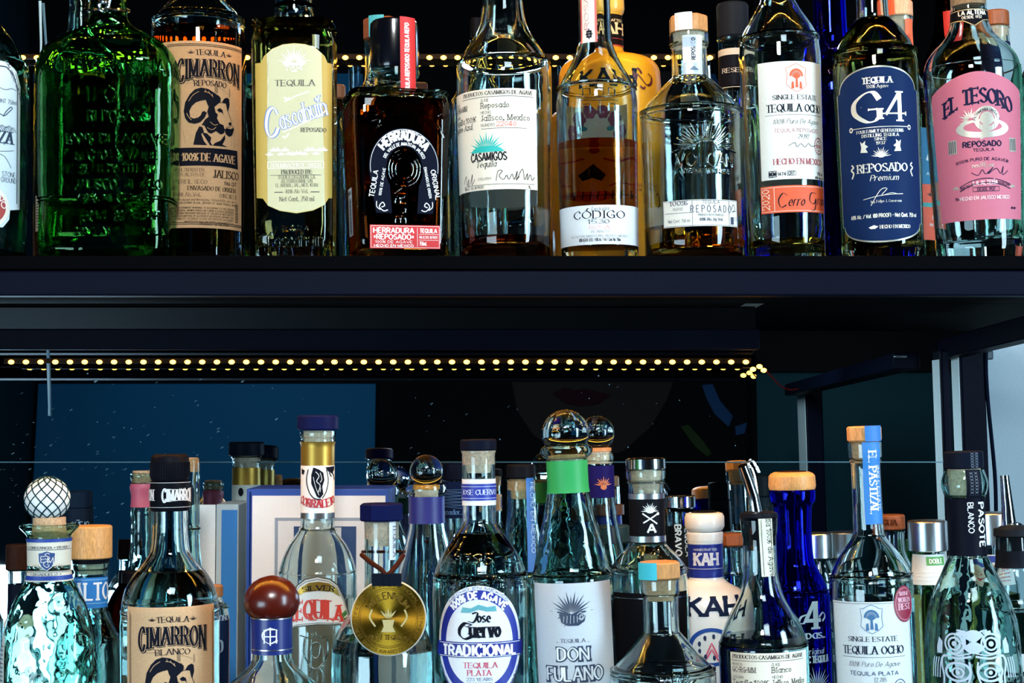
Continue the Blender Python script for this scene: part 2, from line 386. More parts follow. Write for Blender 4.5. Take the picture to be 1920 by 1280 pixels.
# ------------------------------------------------------------------ a bottle: profile rows are (photo y, half width in px), measured at the axis depth Y
class Bottle:
    def __init__(s, label, cx, cyr, Y, zb, prof, n=2., ry=1., lean=-1., rz=0., cat='bottle', group=None, name='tequila_bottle'):
        s.Y, s.zb, s.n, s.ry = Y, zb, n, ry; s.k = pxm(Y)
        zc = at(cx, cyr, Y); s.lean = math.radians(lean)
        bx = zc.x - (zc.z - zb) * math.tan(s.lean)
        hw0 = prof[0][1] / s.k
        s.root = empty(name, (bx, Y, zb + .0004 + hw0 * abs(math.sin(s.lean))), (0, s.lean, math.radians(rz)))
        props(s.root, label, cat, group)
        s.cx = cx; s.rz = math.radians(rz); s.zoff = s.root.location.z
        R = []
        for p in prof: R.append((s.z(p[0]), p[1] / s.k, p[2] if len(p) > 2 else n))
        r0 = R[0]; R = [q for q in R[1:] if q[0] > .009]
        R = [(0.0, r0[1] * .95, r0[2]), (.0022, r0[1], r0[2]), (.0022, r0[1], r0[2])] + R
        s.P = sorted([q for q in crom(R, 5) if q[0] >= 0], key=lambda q: q[0])
        s.pz = np.array([p[0] for p in s.P]); s.pr = np.array([p[1] for p in s.P]); s.pn = np.array([p[2] for p in s.P])
    def z(s, py, Y=None): return at(s.cx, py, s.Y if Y is None else Y).z - s.zoff
    def r(s, z): return float(np.interp(z, s.pz, s.pr))
    def nn(s, z): return float(np.interp(z, s.pz, s.pn))
    def q(s, z):                                 # depth ratio: round where the section is round
        n = s.nn(z); return 1 + (s.ry - 1) * min(1, max(0, (n - 2) / max(s.n - 2, .01))) if s.n > 2.01 else s.ry
    def glass(s, m=CLEAR, wall=.003, base=.012, K=None, name='glass_body', open_top=True):
        K = K or (64 if s.n <= 2.01 else 88); s.wall, s.base = wall, base
        rows = [(z, s.r(z), s.r(z) * s.q(z), s.nn(z)) for z in s.pz]
        bot = [(.004, .05, .05, 2.0), ]
        r0 = rows[0][1]
        outer = [(.0030, r0 * .55, r0 * .55 * s.q(0), rows[0][3]), (.0006, r0 * .86, r0 * .86 * s.q(0), rows[0][3])] + rows
        inner = []
        for z, rx, ry, n in reversed(rows):
            if z < base: break
            inner.append((z, max(rx - wall, .002), max(ry - wall, .002), n))
        zl, rx, ry, n = inner[-1]
        inner += [(base, rx * .93, ry * .93, n), (base - .001, rx * .8, ry * .8, n), (base + .001, rx * .4, ry * .4, n)]
        s.inner = inner
        V, Fc = loft(outer + inner, K)
        return mesh(name, V, Fc, m, s.root, ang=50)
    def solid(s, m, name='ceramic_body', K=64):
        rows = [(z, s.r(z), s.r(z) * s.q(z), s.nn(z)) for z in s.pz]
        return mesh(name, *loft(rows, K), m, s.root, ang=50)
    def liquid(s, level, m=WATER, K=64):
        zl = s.z(level); rows = [(z, rx + .0002, ry + .0002, n) for z, rx, ry, n in s.inner if z < zl]
        rows = rows[::-1]
        if len(rows) < 2: return None
        z, rx, ry, n = rows[-1]
        ri = s.r(zl) - s.wall + .0002; rows.append((zl, ri, ri * (ry / rx), n))
        rows[0] = (rows[0][0] - .0004,) + rows[0][1:]
        rows.append((zl + .0003, ri * .9, ri * .9 * (ry / rx), n))
        return mesh('liquid', *loft(rows, K if s.n <= 2.01 else 80), m, s.root, ang=50)
    def lathe(s, name, m, rows, K=48, n=2., ang=35, cx=None, parent=None, rot=0, ry=1.):
        """solid turned part; rows (photo y, half width)"""
        R = sorted([(s.z(p[0]), p[1] / s.k, p[1] / s.k * ry, n) for p in rows], key=lambda q: 0)
        if R[0][0] > R[-1][0]: R = R[::-1]
        V, Fc = loft(R, K)
        if cx is not None: V = [(v[0] + cx / s.k, v[1], v[2]) for v in V]
        if rot:
            c, sn = math.cos(math.radians(rot)), math.sin(math.radians(rot)); V = [(v[0] * c - v[1] * sn, v[0] * sn + v[1] * c, v[2]) for v in V]
        return mesh(name, V, Fc, m, parent or s.root, ang=ang)
    def sleeve(s, name, m, y0, y1, off=.0004, K=48, parent=None, hw=None):
        """paper or foil band right round the glass between two photo rows"""
        z0, z1 = sorted((s.z(y0), s.z(y1))); zs = np.linspace(z0, z1, 9)
        rr = [(s.r(z) if hw is None else hw / s.k) for z in zs]
        rows = [(z, r + off, (r + off) * s.q(z), s.nn(z)) for z, r in zip(zs, rr)]
        rows = [(rows[0][0], rows[0][1] - off, rows[0][2] - off, rows[0][3])] + rows + [(rows[-1][0], rows[-1][1] - off, rows[-1][2] - off, rows[-1][3])]
        return mesh(name, *loft(rows, K, False, False), m, parent or s.root, ang=50)
    # decals: px coordinates flattened round the anchor (ax, ay)
    def anchor(s, ax, ay, ang=None, hw=None):
        s.hw = None if hw is None else hw / s.k
        Yf = s.Y - (s.hw or s.r(s.z(ay))) * s.ry * .97
        s.kf = pxm(Yf, ay); s.ax, s.ay = ax, ay
        s.v0 = at(s.cx, ay, Yf).z - s.zoff
        r = s.hw or s.r(s.v0)
        # the axis at this height, after leaning
        axis = s.root.location.x + s.v0 * math.tan(s.lean)
        if ang is not None: s.u0 = math.radians(ang) * r; return s
        c = (at(ax, ay, Yf).x - axis)
        a, x, y, _, _ = sec(r, r * s.q(s.v0), s.nn(s.v0))
        if s.rz:
            th = s.rz; X = x * math.cos(th) - y * math.sin(th); front = slice(300, 421)
            s.u0 = float(np.interp(c, X[front], a[front]))
        else: s.u0 = float(np.interp(c, x[180:541], a[180:541]))
        return s
    def decal(s, name, polys, m, off=.0004, parent=None, ridge=None):
        V, Fc, idx = [], [], {}
        for P in polys:
            f = []
            for p in P:
                key = (round(p[0], 2), round(p[1], 2))
                if key not in idx:
                    u = s.u0 + (p[0] - s.ax) / s.kf; v = s.v0 + (s.ay - p[1]) / s.kf
                    r = s.hw or s.r(v); a, x, y, gx, gy = sec(r, r * s.q(v), s.nn(v) if not s.hw else 2.)
                    L_ = a[-1] - a[0]; u = (u - a[0]) % L_ + a[0]
                    nx, ny = np.interp(u, a, gx), np.interp(u, a, gy)
                    idx[key] = len(V); V.append((np.interp(u, a, x) + nx * off, np.interp(u, a, y) + ny * off, v))
                f.append(idx[key])
            f = [q for i, q in enumerate(f) if q != f[i - 1]]
            if len(f) > 2: Fc.append(tuple(f[::-1]))
        o = mesh(name, V, Fc, m, parent or s.root, smooth=True, ang=None)
        return o
    def emboss(s, name, lines_, wd, m, h=.0011, parent=None):
        """raised glass ridges along polylines (px)"""
        V, Fc = [], []
        def pt(p, off):
            u = s.u0 + (p[0] - s.ax) / s.kf; v = s.v0 + (s.ay - p[1]) / s.kf
            r = s.r(v); a, x, y, gx, gy = sec(r, r * s.q(v), s.nn(v))
            return (np.interp(u, a, x) + np.interp(u, a, gx) * off, np.interp(u, a, y) + np.interp(u, a, gy) * off, v)
        for P, closed in lines_:
            P = np.array(P, float); n = len(P)
            if n < 2: continue
            tv = np.gradient(P, axis=0); tv /= (np.hypot(tv[:, 0], tv[:, 1]) + 1e-9)[:, None]
            nn = np.stack([-tv[:, 1], tv[:, 0]], 1) * wd / 2; b = len(V)
            for i in range(n):
                V += [pt(P[i] - nn[i], -.0002), pt(P[i] - nn[i] * .45, h), pt(P[i] + nn[i] * .45, h), pt(P[i] + nn[i], -.0002)]
            for i in range(n - 1):
                q = b + i * 4
                Fc += [(q + k, q + 4 + k, q + 5 + k, q + 1 + k) for k in range(3)] + [(q + 3, q + 7, q + 4, q)]
            Fc += [(b, b + 1, b + 2, b + 3), (b + n * 4 - 1, b + n * 4 - 2, b + n * 4 - 3, b + n * 4 - 4)]
        return mesh(name, V, Fc, m, parent or s.root, smooth=True, ang=60)
    def etext(s, name, rows, wd, m, h=.0011):
        """rows of raised lettering: (string, cx, baseline, width, height[, arc])"""
        L_ = []
        for r in rows:
            L_ += [(P, c) for P, c, _ in layout(r[0], r[1], r[2], r[3], r[4], SAN, arc=r[5] if len(r) > 5 else None)]
        return s.emboss(name, L_, wd, m, h)
# ------------------------------------------------------------------ the room
def plane(name, V, m): 
    o = mesh(name, V, [(0, 1, 2, 3)], m, smooth=False); o['kind'] = 'structure'; return o
def slab(name, x0, y0, z0, x1, y1, z1, m, parent=None):
    o = mesh(name, *box_vf(x0, y0, z0, x1, y1, z1), m, parent, smooth=False)
    if not parent: o['kind'] = 'structure'
    return o
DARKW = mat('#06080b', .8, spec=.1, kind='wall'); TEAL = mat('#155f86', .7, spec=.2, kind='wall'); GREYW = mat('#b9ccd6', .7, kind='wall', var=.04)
X0, X1, YB, YF, ZF, ZC = -1.80, 1.72, -3.7, 2.2, -1.75, 1.75
slab('floor', X0, YB, ZF - .05, X1, YF, ZF, mat('#15130f', .6, kind='wall'))
slab('ceiling', X0, YB, ZC, X1, YF, ZC + .05, DARKW)
slab('wall_left', X0 - .05, YB, ZF, X0, YF, ZC, mat('#10242c', .7, kind='wall'))
slab('wall_back', X0, YB - .05, ZF, X1, YB, ZC, DARKW)
slab('wall_front', X0, YF, ZF, X1, YF + .05, ZC, mat('#12343f', .8, spec=.1, kind='wall'))
slab('wall_side', X1, YB, ZF, X1 + .05, YF, ZC, mat('#10242c', .7, kind='wall'))
ta, tb = mirrored(75, 721, 1, YB), mirrored(705, 721, 1, YB)
slab('trim_1', max(ta.x, X0 + .01), YB, ZF, tb.x, YB + .02, ta.z, TEAL)   # painted panel across the room, seen in the mirror
slab('dark_sheet', X0, YF - .02, .115, X1, YF, ZC, DARKW)                   # dark sheet added to the far wall for the black under the shelf
slab('wall_right', .745, 1.02, ZF, X1, 1.07, ZC, GREYW)              # pale wall beside the shelving
FRM = mat('#c8d2d6', .5)
for i, (x, yc, zc, hy, hz) in enumerate(((X0, -1.5, -.45, 1.12, .40), (X1, -1.0, .15, .27, .67))):  # the second window is added, framing the right-hand fill
    sx = 1 if x < 0 else -1
    bars = [box_vf(min(x, x + sx * .02), yc - hy - .05, zc + e * hz + min(0, e * .05), max(x, x + sx * .02), yc + hy + .05, zc + e * hz + max(0, e * .05)) for e in (-1, 1)]
    bars += [box_vf(min(x, x + sx * .02), yc + e * hy + min(0, e * .05), zc - hz, max(x, x + sx * .02), yc + e * hy + max(0, e * .05), zc + hz) for e in (-1, 1)]
    o = mesh('window_%d' % (i + 1), *join_vf(*bars), FRM, smooth=False); o['kind'] = 'structure'

# ------------------------------------------------------------------ mirror behind the bottles
def mirror_mat():
    m = bpy.data.materials.new('dark_mirror'); m.use_nodes = True; N = m.node_tree.nodes; L = m.node_tree.links
    p = N['Principled BSDF']; p.inputs['Metallic'].default_value = 1; p.inputs['Roughness'].default_value = .012
    tc = N.new('ShaderNodeTexCoord'); nz = N.new('ShaderNodeTexNoise'); nz.inputs['Scale'].default_value = 7
    r = N.new('ShaderNodeValToRGB'); r.color_ramp.elements[0].color = (.50, .59, .66, 1); r.color_ramp.elements[1].color = (.56, .65, .72, 1)
    L.new(tc.outputs['Object'], nz.inputs[0]); L.new(nz.outputs[0], r.inputs[0]); L.new(r.outputs[0], p.inputs['Base Color'])
    return m
MIRR = mirror_mat(); MX0, MX1 = -.80, at(1418, 800, MIRROR_Y).x
SEAM_Z = on_mirror(960, 866).z
mir = empty('mirror', (0, MIRROR_Y, LOWER_Z)); props(mir, 'dark wall mirror in two panes behind the bottles, dusty above the lower row', 'mirror')
def pane(z0, z1, tilt):
    y = lambda z: -(z - PIV) * TILT if tilt else (z - .43) * TILT * 1.25
    V = [(x, y(z) + d, z - LOWER_Z) for z in (z0, z1) for d in (0, .006) for x in (MX0, MX1)]
    return mesh('pane', V, [(0, 2, 3, 1), (4, 5, 7, 6), (0, 1, 5, 4), (2, 6, 7, 3), (0, 4, 6, 2), (1, 3, 7, 5)], MIRR, mir, smooth=False)
pane(LOWER_Z + .004, SEAM_Z - .0004, True); pane(SEAM_Z + .0004, .137, True); pane(SHELF_Z + .004, .57, False)
xs = on_mirror(1768, 865).x
e = on_mirror(960, 866, .002)
o = mesh('glass_edge', *tube_vf([(MX0, e.y - MIRROR_Y, SEAM_Z - LOWER_Z), (xs, e.y - MIRROR_Y, SEAM_Z - LOWER_Z)], .0007, 8), mat('#7fa9b8', .2, spec=.8), mir)
V, Fc = [], []
for i in range(150):                                                 # dust on the mirror glass
    px, py = (random.uniform(0, 420), random.gauss(860, 70)) if i % 3 else (random.uniform(0, 1400), random.uniform(690, 860))
    r = random.uniform(.0003, .0008) * (1.5 if i % 9 == 0 else 1)
    c = on_mirror(px, max(690, py) if abs(py - 866) > 6 else 880, .0012); n = len(V)
    for k in range(2):
        b = len(V); V += [(c.x + k * .0016 + r * math.cos(a), c.y, c.z + k * .0010 + r * .8 * math.sin(a)) for a in np.arange(6) * math.pi / 3]
        V += [(c.x + k * .0016, c.y - r * .4, c.z + k * .001)]; Fc += [(b + q, b + (q + 1) % 6, b + 6) for q in range(6)]
        if i % 2: break
d = mesh('dust', V, Fc, mat('#8fb4c4', .8)); props(d, 'pale dust specks scattered over the dark mirror glass above the lower bottles', 'dust', kind='stuff')
def drip(label, pts, rr):
    P = [(on_mirror(x, y, .0022) if pts[0][1] > 600 else at(x, y, MIRROR_Y - .012)) for x, y in pts]
    V, Fc = tube_vf(P, rr, 8); o = mesh('paint_drip', V, Fc, mat('#a8d2e4', .6)); props(o, label, 'paint drip', 'drips on the mirror')
drip('long pale blue drip running down the mirror below the lower string of lights', [(89, 655), (90, 680), (91, 720), (92, 760), (92, 779)], [.0014, .0017, .0015, .0012, .0013])
drip('faint blue drip on the mirror beside the green bottle\'s shoulder', [(75, 2), (76, 40), (77, 80), (76, 112)], [.0018, .0016, .0014, .0008])

# ------------------------------------------------------------------ shelving: black steel frame
STEEL = mat('#050a1a', .5, spec=.06, bump=.35, kind='steel', var=.2); STEEL_LIT = mat('#8f9aa0', .35, .7, kind='steel', bump=.4, var=.15); BOARD = mat('#020305', .75, spec=.03)
unit = empty('shelving_unit', (0, .1, ZF)); props(unit, 'black steel shelving unit with dark glass shelves carrying both rows of bottles', 'shelf')
def part(name, x0, y0, z0, x1, y1, z1, m=STEEL, bv=.0018):
    o = mesh(name, *box_vf(x0, y0 - .1, z0 - ZF, x1, y1 - .1, z1 - ZF), m, unit, smooth=True, ang=30)
    if bv: bevel(o, bv)
    return o
RB = at(960, 554, -.04).z; RT = at(960, 507, -.04).z
for zt in (SHELF_Z, SHELF_Z + .505, LOWER_Z):
    d = zt - SHELF_Z
    part('shelf_board', -.86, -.042 - (.12 if zt < 0 else 0), RT + d + .001, .62, .385, zt, BOARD, .001)
    fy = .12 if zt < 0 else 0; part('front_rail', -.86, -.040 - fy, RB + d, .62, -.018 - fy, RT + d)
    part('back_rail', -.86, .366, at(960, 655, .366).z + d, MX1, .384, at(960, 616, .366).z + d)
    part('side_rail', -.86, -.018, RB + d, -.838, .39, RT + d)
    if zt < .6 and zt > 0:
        for ya, yb in ((-.006, -.003), (.008, .011)): part('light_channel', -.82, ya, RT - .011, .60, yb, RT + .001, STEEL, 0)
def beam(name, a, b, w_, h_, m=STEEL):
    a, b = Vector(a), Vector(b); t = (b - a).normalized(); s_ = t.cross(Vector((0, 0, 1))).normalized() * w_ / 2; u = Vector((0, 0, h_ / 2))
    off = Vector((0, .1, ZF)); V = [p + q * s_ + r * u - off for p in (a, b) for r in (-1, 1) for q in (-1, 1)]
    o = mesh(name, V, [(0, 1, 3, 2), (4, 6, 7, 5), (0, 4, 5, 1), (2, 3, 7, 6), (0, 2, 6, 4), (1, 5, 7, 3)], m, unit, ang=30); bevel(o, .0015); return o
part('shelf_board', MX1 + .01, .388, RT + .001, .75, .96, SHELF_Z, BOARD, .001)
# right-hand end, beyond the mirror's edge
beam('side_rail', at(2150, 560, -.02), at(1775, 655, .60), .024, .026)
beam('reflected_rail', at(1700, 676, .62), at(1488, 731, 1.66), .035, .022, STEEL)  # solid beam standing in for the side rail's mirror reflection
beam('rail_sheen', at(1690, 668, .61), at(1490, 722, 1.64), .016, .003, STEEL_LIT)  # pale strip painting in the rail's bright reflection line
def post(px0, px1, py, Y, dep, ytop):
    a, c = at(px0, py, Y), at(px1, py, Y); wd = (c.x - a.x) / 2; zt = at(px0, ytop, Y).z; k = math.tan(math.radians(1.4))
    def place(o):
        for v in o.data.vertices: v.co.x += (a.x + c.x) / 2 - (v.co.z - a.z) * k; v.co.y += Y - .1; v.co.z -= ZF
        return o
    o = place(mesh('post', *box_vf(-wd, 0, ZF + .001, wd, dep, zt), STEEL, unit, ang=30)); bevel(o, .003, 3)
    place(mesh('lit_side', *box_vf(-wd - .0012, .003, ZF + .01, -wd + .0005, dep - .003, zt - .012), mat('#d3e2e6', .5, .0, kind='steel', bump=.3, var=.10), unit, ang=30))  # pale sheet that puts the lit left face into the post's colour
post(1512, 1544, 800, 1.62, .087, 716)  # solid post standing in for the front post's mirror reflection
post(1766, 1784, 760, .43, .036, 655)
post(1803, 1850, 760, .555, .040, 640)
o = mesh('bracket', *box_vf(0, 0, 0, .012, .012, .012), mat('#4a5a66', .4), unit); p_ = at(1846, 674, .58); o.location = (p_.x, p_.y - .1, p_.z - ZF); bevel(o, .002)

# ------------------------------------------------------------------ strings of small warm lights
GLOW = emit('#ffb43c', 13.0); RIB = mat('#20180c', .5)
def dome(r, ry, dz):
    V = [(r * math.cos(a) * c, -ry * s, dz + r * .75 * math.sin(a) * c) for c, s in ((1, 0), (.8, .6), (.35, .93)) for a in np.arange(10) * math.pi / 5]
    V.append((0, -ry, dz)); n = 10
    Fc = [(i * n + k, i * n + (k + 1) % n, (i + 1) * n + (k + 1) % n, (i + 1) * n + k) for i in range(2) for k in range(n)]
    Fc += [(2 * n + k, 2 * n + (k + 1) % n, 3 * n) for k in range(n)]
    return V, Fc
led_me = None
def led_string(label, py, pxs, Y, hang=0):
    global led_me
    z = at(960, py, Y).z
    root = empty('light_string', (0, Y, z)); props(root, label, 'string lights', 'strings of small warm lights')
    xa, xb = at(pxs[0] - 14, py, Y).x, at(pxs[-1] + 10, py, Y).x
    mesh('ribbon', *box_vf(xa, .0005, -.0015, xb, .0025, .0045), RIB, root, smooth=False)
    for i, px in enumerate(pxs):
        if led_me is None:
            V, Fc = dome(.0036, .0026, 0); o = mesh('bulb', V, Fc, GLOW, root); led_me = o.data
        else: o = bpy.data.objects.new('bulb', led_me); COL.objects.link(o); o.parent = root
        o.location = (at(px, py, Y).x, 0, 0)
    return root
lower_string = led_string('warm string of lights under the upper shelf, above the lower row of bottles', 678.5, [21 + 27.55 * i for i in range(51)], .362)
led_string('warm string of lights along the mirror behind the upper row of bottles', 108, [-10 + 26.3 * i for i in range(52)], .372)
# bulbs let into the front rails: they light the bottles and dot their shoulders
GLOW2 = emit('#ffae40', 950.0)
def rail_string(label, y, z, x0, x1, n):
    root = empty('light_string', (0, y, z)); props(root, label, 'string lights', 'strings of small warm lights')
    mesh('ribbon', *box_vf(x0, -.003, 0, x1, .003, .0012), RIB, root, smooth=False); me = None
    V, Fc = dome(.0026, .0026, 0); V = [(v[0], v[2], v[1]) for v in V]
    for i in range(n):
        if me is None: o = mesh('bulb', V, [f[::-1] for f in Fc], GLOW2, root); me = o.data
        else: o = bpy.data.objects.new('bulb', me); COL.objects.link(o); o.parent = root
        o.location = (x0 + .008 + (x1 - x0 - .016) * i / (n - 1), 0, 0)
rail_string('warm bulbs let into the front rail over the upper row of bottles', -.008, RT + .505 - .004, -.62, .58, 64)
rail_string('warm bulbs hidden in the channel behind the front rail over the lower row', .0025, RT - .002, -.62, .58, 64)
# loose end of the lower string
for px, py in ((1424, 687), (1432, 694), (1412, 692)):
    o = bpy.data.objects.new('bulb', led_me); COL.objects.link(o); o.parent = lower_string
    p_ = at(px, py, .358); o.location = p_ - lower_string.location
o = mesh('wire', *tube_vf([at(x, y, .358) - lower_string.location for x, y in crom([(1432, 690), (1445, 704), (1462, 722), (1478, 730), (1496, 729)], 4)], .0009, 6), mat('#5a1210', .5), lower_string)
o = mesh('cable', *tube_vf([at(x, y, .555) for x, y in crom([(1849, 655), (1849, 700), (1853, 760), (1860, 830), (1866, 900), (1868, 990), (1870, 1200)], 4)], .0026, 8), mat('#0a1428', .3)); props(o, 'black cable hanging down the steel post beside the pale wall', 'cable')

# ------------------------------------------------------------------ dark mural on the far wall, dimly seen in the mirror
def on_wall(px, py): p = mirrored(px, py, 1, YB + .012); return (p.x, p.y, p.z)
def mural(name, pts, hexc, off, parent):
    V = [on_wall(x, y) for x, y in pts]; n = len(V); V = [(x, y + off, z) for x, y, z in V] + [(x, YB + .001, z) for x, y, z in V]
    return mesh(name, V, [tuple(range(n))[::-1], tuple(range(n, 2 * n))] + [(i, (i + 1) % n, n + (i + 1) % n, n + i) for i in range(n)], mat(hexc, .8, spec=.1, kind='wall'), parent, smooth=False)
mw = empty('wall_mural', (0, 0, 0)); props(mw, 'dark mural of a face with deep red lips and leaves, dim in the mirror', 'mural')
mural('mural_panel', [(712, 716), (1402, 716), (1402, 1000), (712, 1000)], '#07080a', .001, mw)
mural('painted_face', [(960, 716), (970, 770), (1000, 815), (1050, 850), (1110, 862), (1170, 845), (1220, 800), (1250, 750), (1262, 716)], '#2c2420', .003, mw)
mural('painted_lips', [(1036, 738), (1058, 726), (1080, 732), (1094, 728), (1120, 734), (1146, 740), (1124, 756), (1092, 762), (1060, 756)], '#2a0d14', .006, mw)
mural('painted_petal', [(1316, 722), (1336, 720), (1350, 752), (1374, 780), (1366, 800), (1340, 776), (1326, 750)], '#24446a', .004, mw)
mural('painted_leaf', [(1276, 800), (1290, 796), (1318, 826), (1334, 850), (1326, 856), (1304, 838)], '#2c3a1c', .004, mw)
mural('painted_leaf', [(1378, 800), (1400, 792), (1396, 812), (1380, 816)], '#24446a', .004, mw)
# ------------------------------------------------------------------ shared label drawing
UP, LO = 'bottles on the upper shelf', 'bottles on the lower shelf'
def paper(b, name, m, contour, ax, ay, ang=None, off=.0004, dx=4, dy=12, hw=None):
    b.anchor(ax, ay, ang, hw); return b.decal(name, fill(*(contour if isinstance(contour[0], list) else [contour]), dx=dx, dy=dy), m, off)
def print_(b, lab, polys, m, off=.0007, name='lettering'): return b.decal(name, polys, m, off, parent=lab)
def cork(b, y0, y1, hw, m=CORKP, taper=.9, name='cork'): b.lathe(name, m, [(y0, hw), (y1, hw * taper)], K=32)
def cap(b, name, m, y0, y1, hw, K=40, ch=3, rot=0, cx=None):
    return b.lathe(name, m, [(y0, hw - ch), (y0 + ch * .4, hw - ch * .35), (y0 + ch, hw), (y1 - ch * .6, hw), (y1, hw - ch * .6)], K=K, ang=28, rot=rot, cx=cx)
def octcap(b, y0, y1, hw, m=WOOD, paper_m=None, a0=-1.0, a1=-.33, strip_y1=None, strip=None):
    c = b.lathe('cap', m, [(y0, hw - 2), (y0 + 3, hw * 1.04), (y1 - 3, hw * 1.04), (y1, hw - 2)], K=8, ang=28, rot=22.5)
    return c
def capstrip(b, name, m, ang0, ang1, y0, y1, hw, parent=None, off=.0006):
    """a strip of paper bent over a round cap or neck between two angles (0 faces out)"""
    z0, z1 = b.z(y0), b.z(y1); r = hw / b.k + off; V, Fc = [], []
    A = np.radians(np.linspace(ang0, ang1, 9))
    for z in (z1, z0): V += [(r * math.sin(a), -r * math.cos(a), z) for a in A]
    V += [(v[0] * .5, v[1] * .5, z0 + .0006) for v in V[9:18]] if name == 'seal_strip' else []
    Fc = [(i, i + 1, 10 + i, 9 + i) for i in range(8)]
    if len(V) > 18: Fc += [(9 + i, 10 + i, 19 + i, 18 + i) for i in range(8)]
    return mesh(name, V, Fc, m, parent or b.root, ang=50)
RAM = [[(470,625),(430,560),(340,510),(270,500),(210,520),(160,570),(115,650),(100,740),(115,810),(150,855),(210,868),(262,850),(305,805),(328,750),(300,735),(280,745),(270,775),(245,802),(200,815),(165,800),(158,740),(180,690),(220,652),(270,632),(318,622),(330,660),(345,690),(330,740),(345,790),(375,760),(400,690)],
 [(345,790),(375,700),(405,690),(415,740),(440,760),(430,800),(460,850),(500,860),(515,900),(510,940),(470,960),(420,930),(370,960),(340,950),(300,880),(275,880),(310,820)],
 [(480,635),(510,590),(545,575),(570,590),(575,650),(555,720),(540,690),(530,640)], [(430,712),(460,692),(490,708),(502,765),(485,735),(450,734)], [(558,838),(580,818),(602,830),(597,852),(575,858)],
 [(510,905),(540,885),(590,890),(630,868),(637,890),(610,950),(570,972),(530,950)], [(195,1078),(220,960),(255,890),(285,900),(300,945),(272,968),(300,1040),(330,1078)],
 [(360,1078),(290,970),(285,950),(330,960),(372,1000),(362,1045),(384,1078)], [(384,1078),(410,1050),(470,1020),(520,955),(522,1000),(490,1060),(552,1078)], [(410,600),(440,560),(470,590),(470,625),(430,640),(400,690)]]
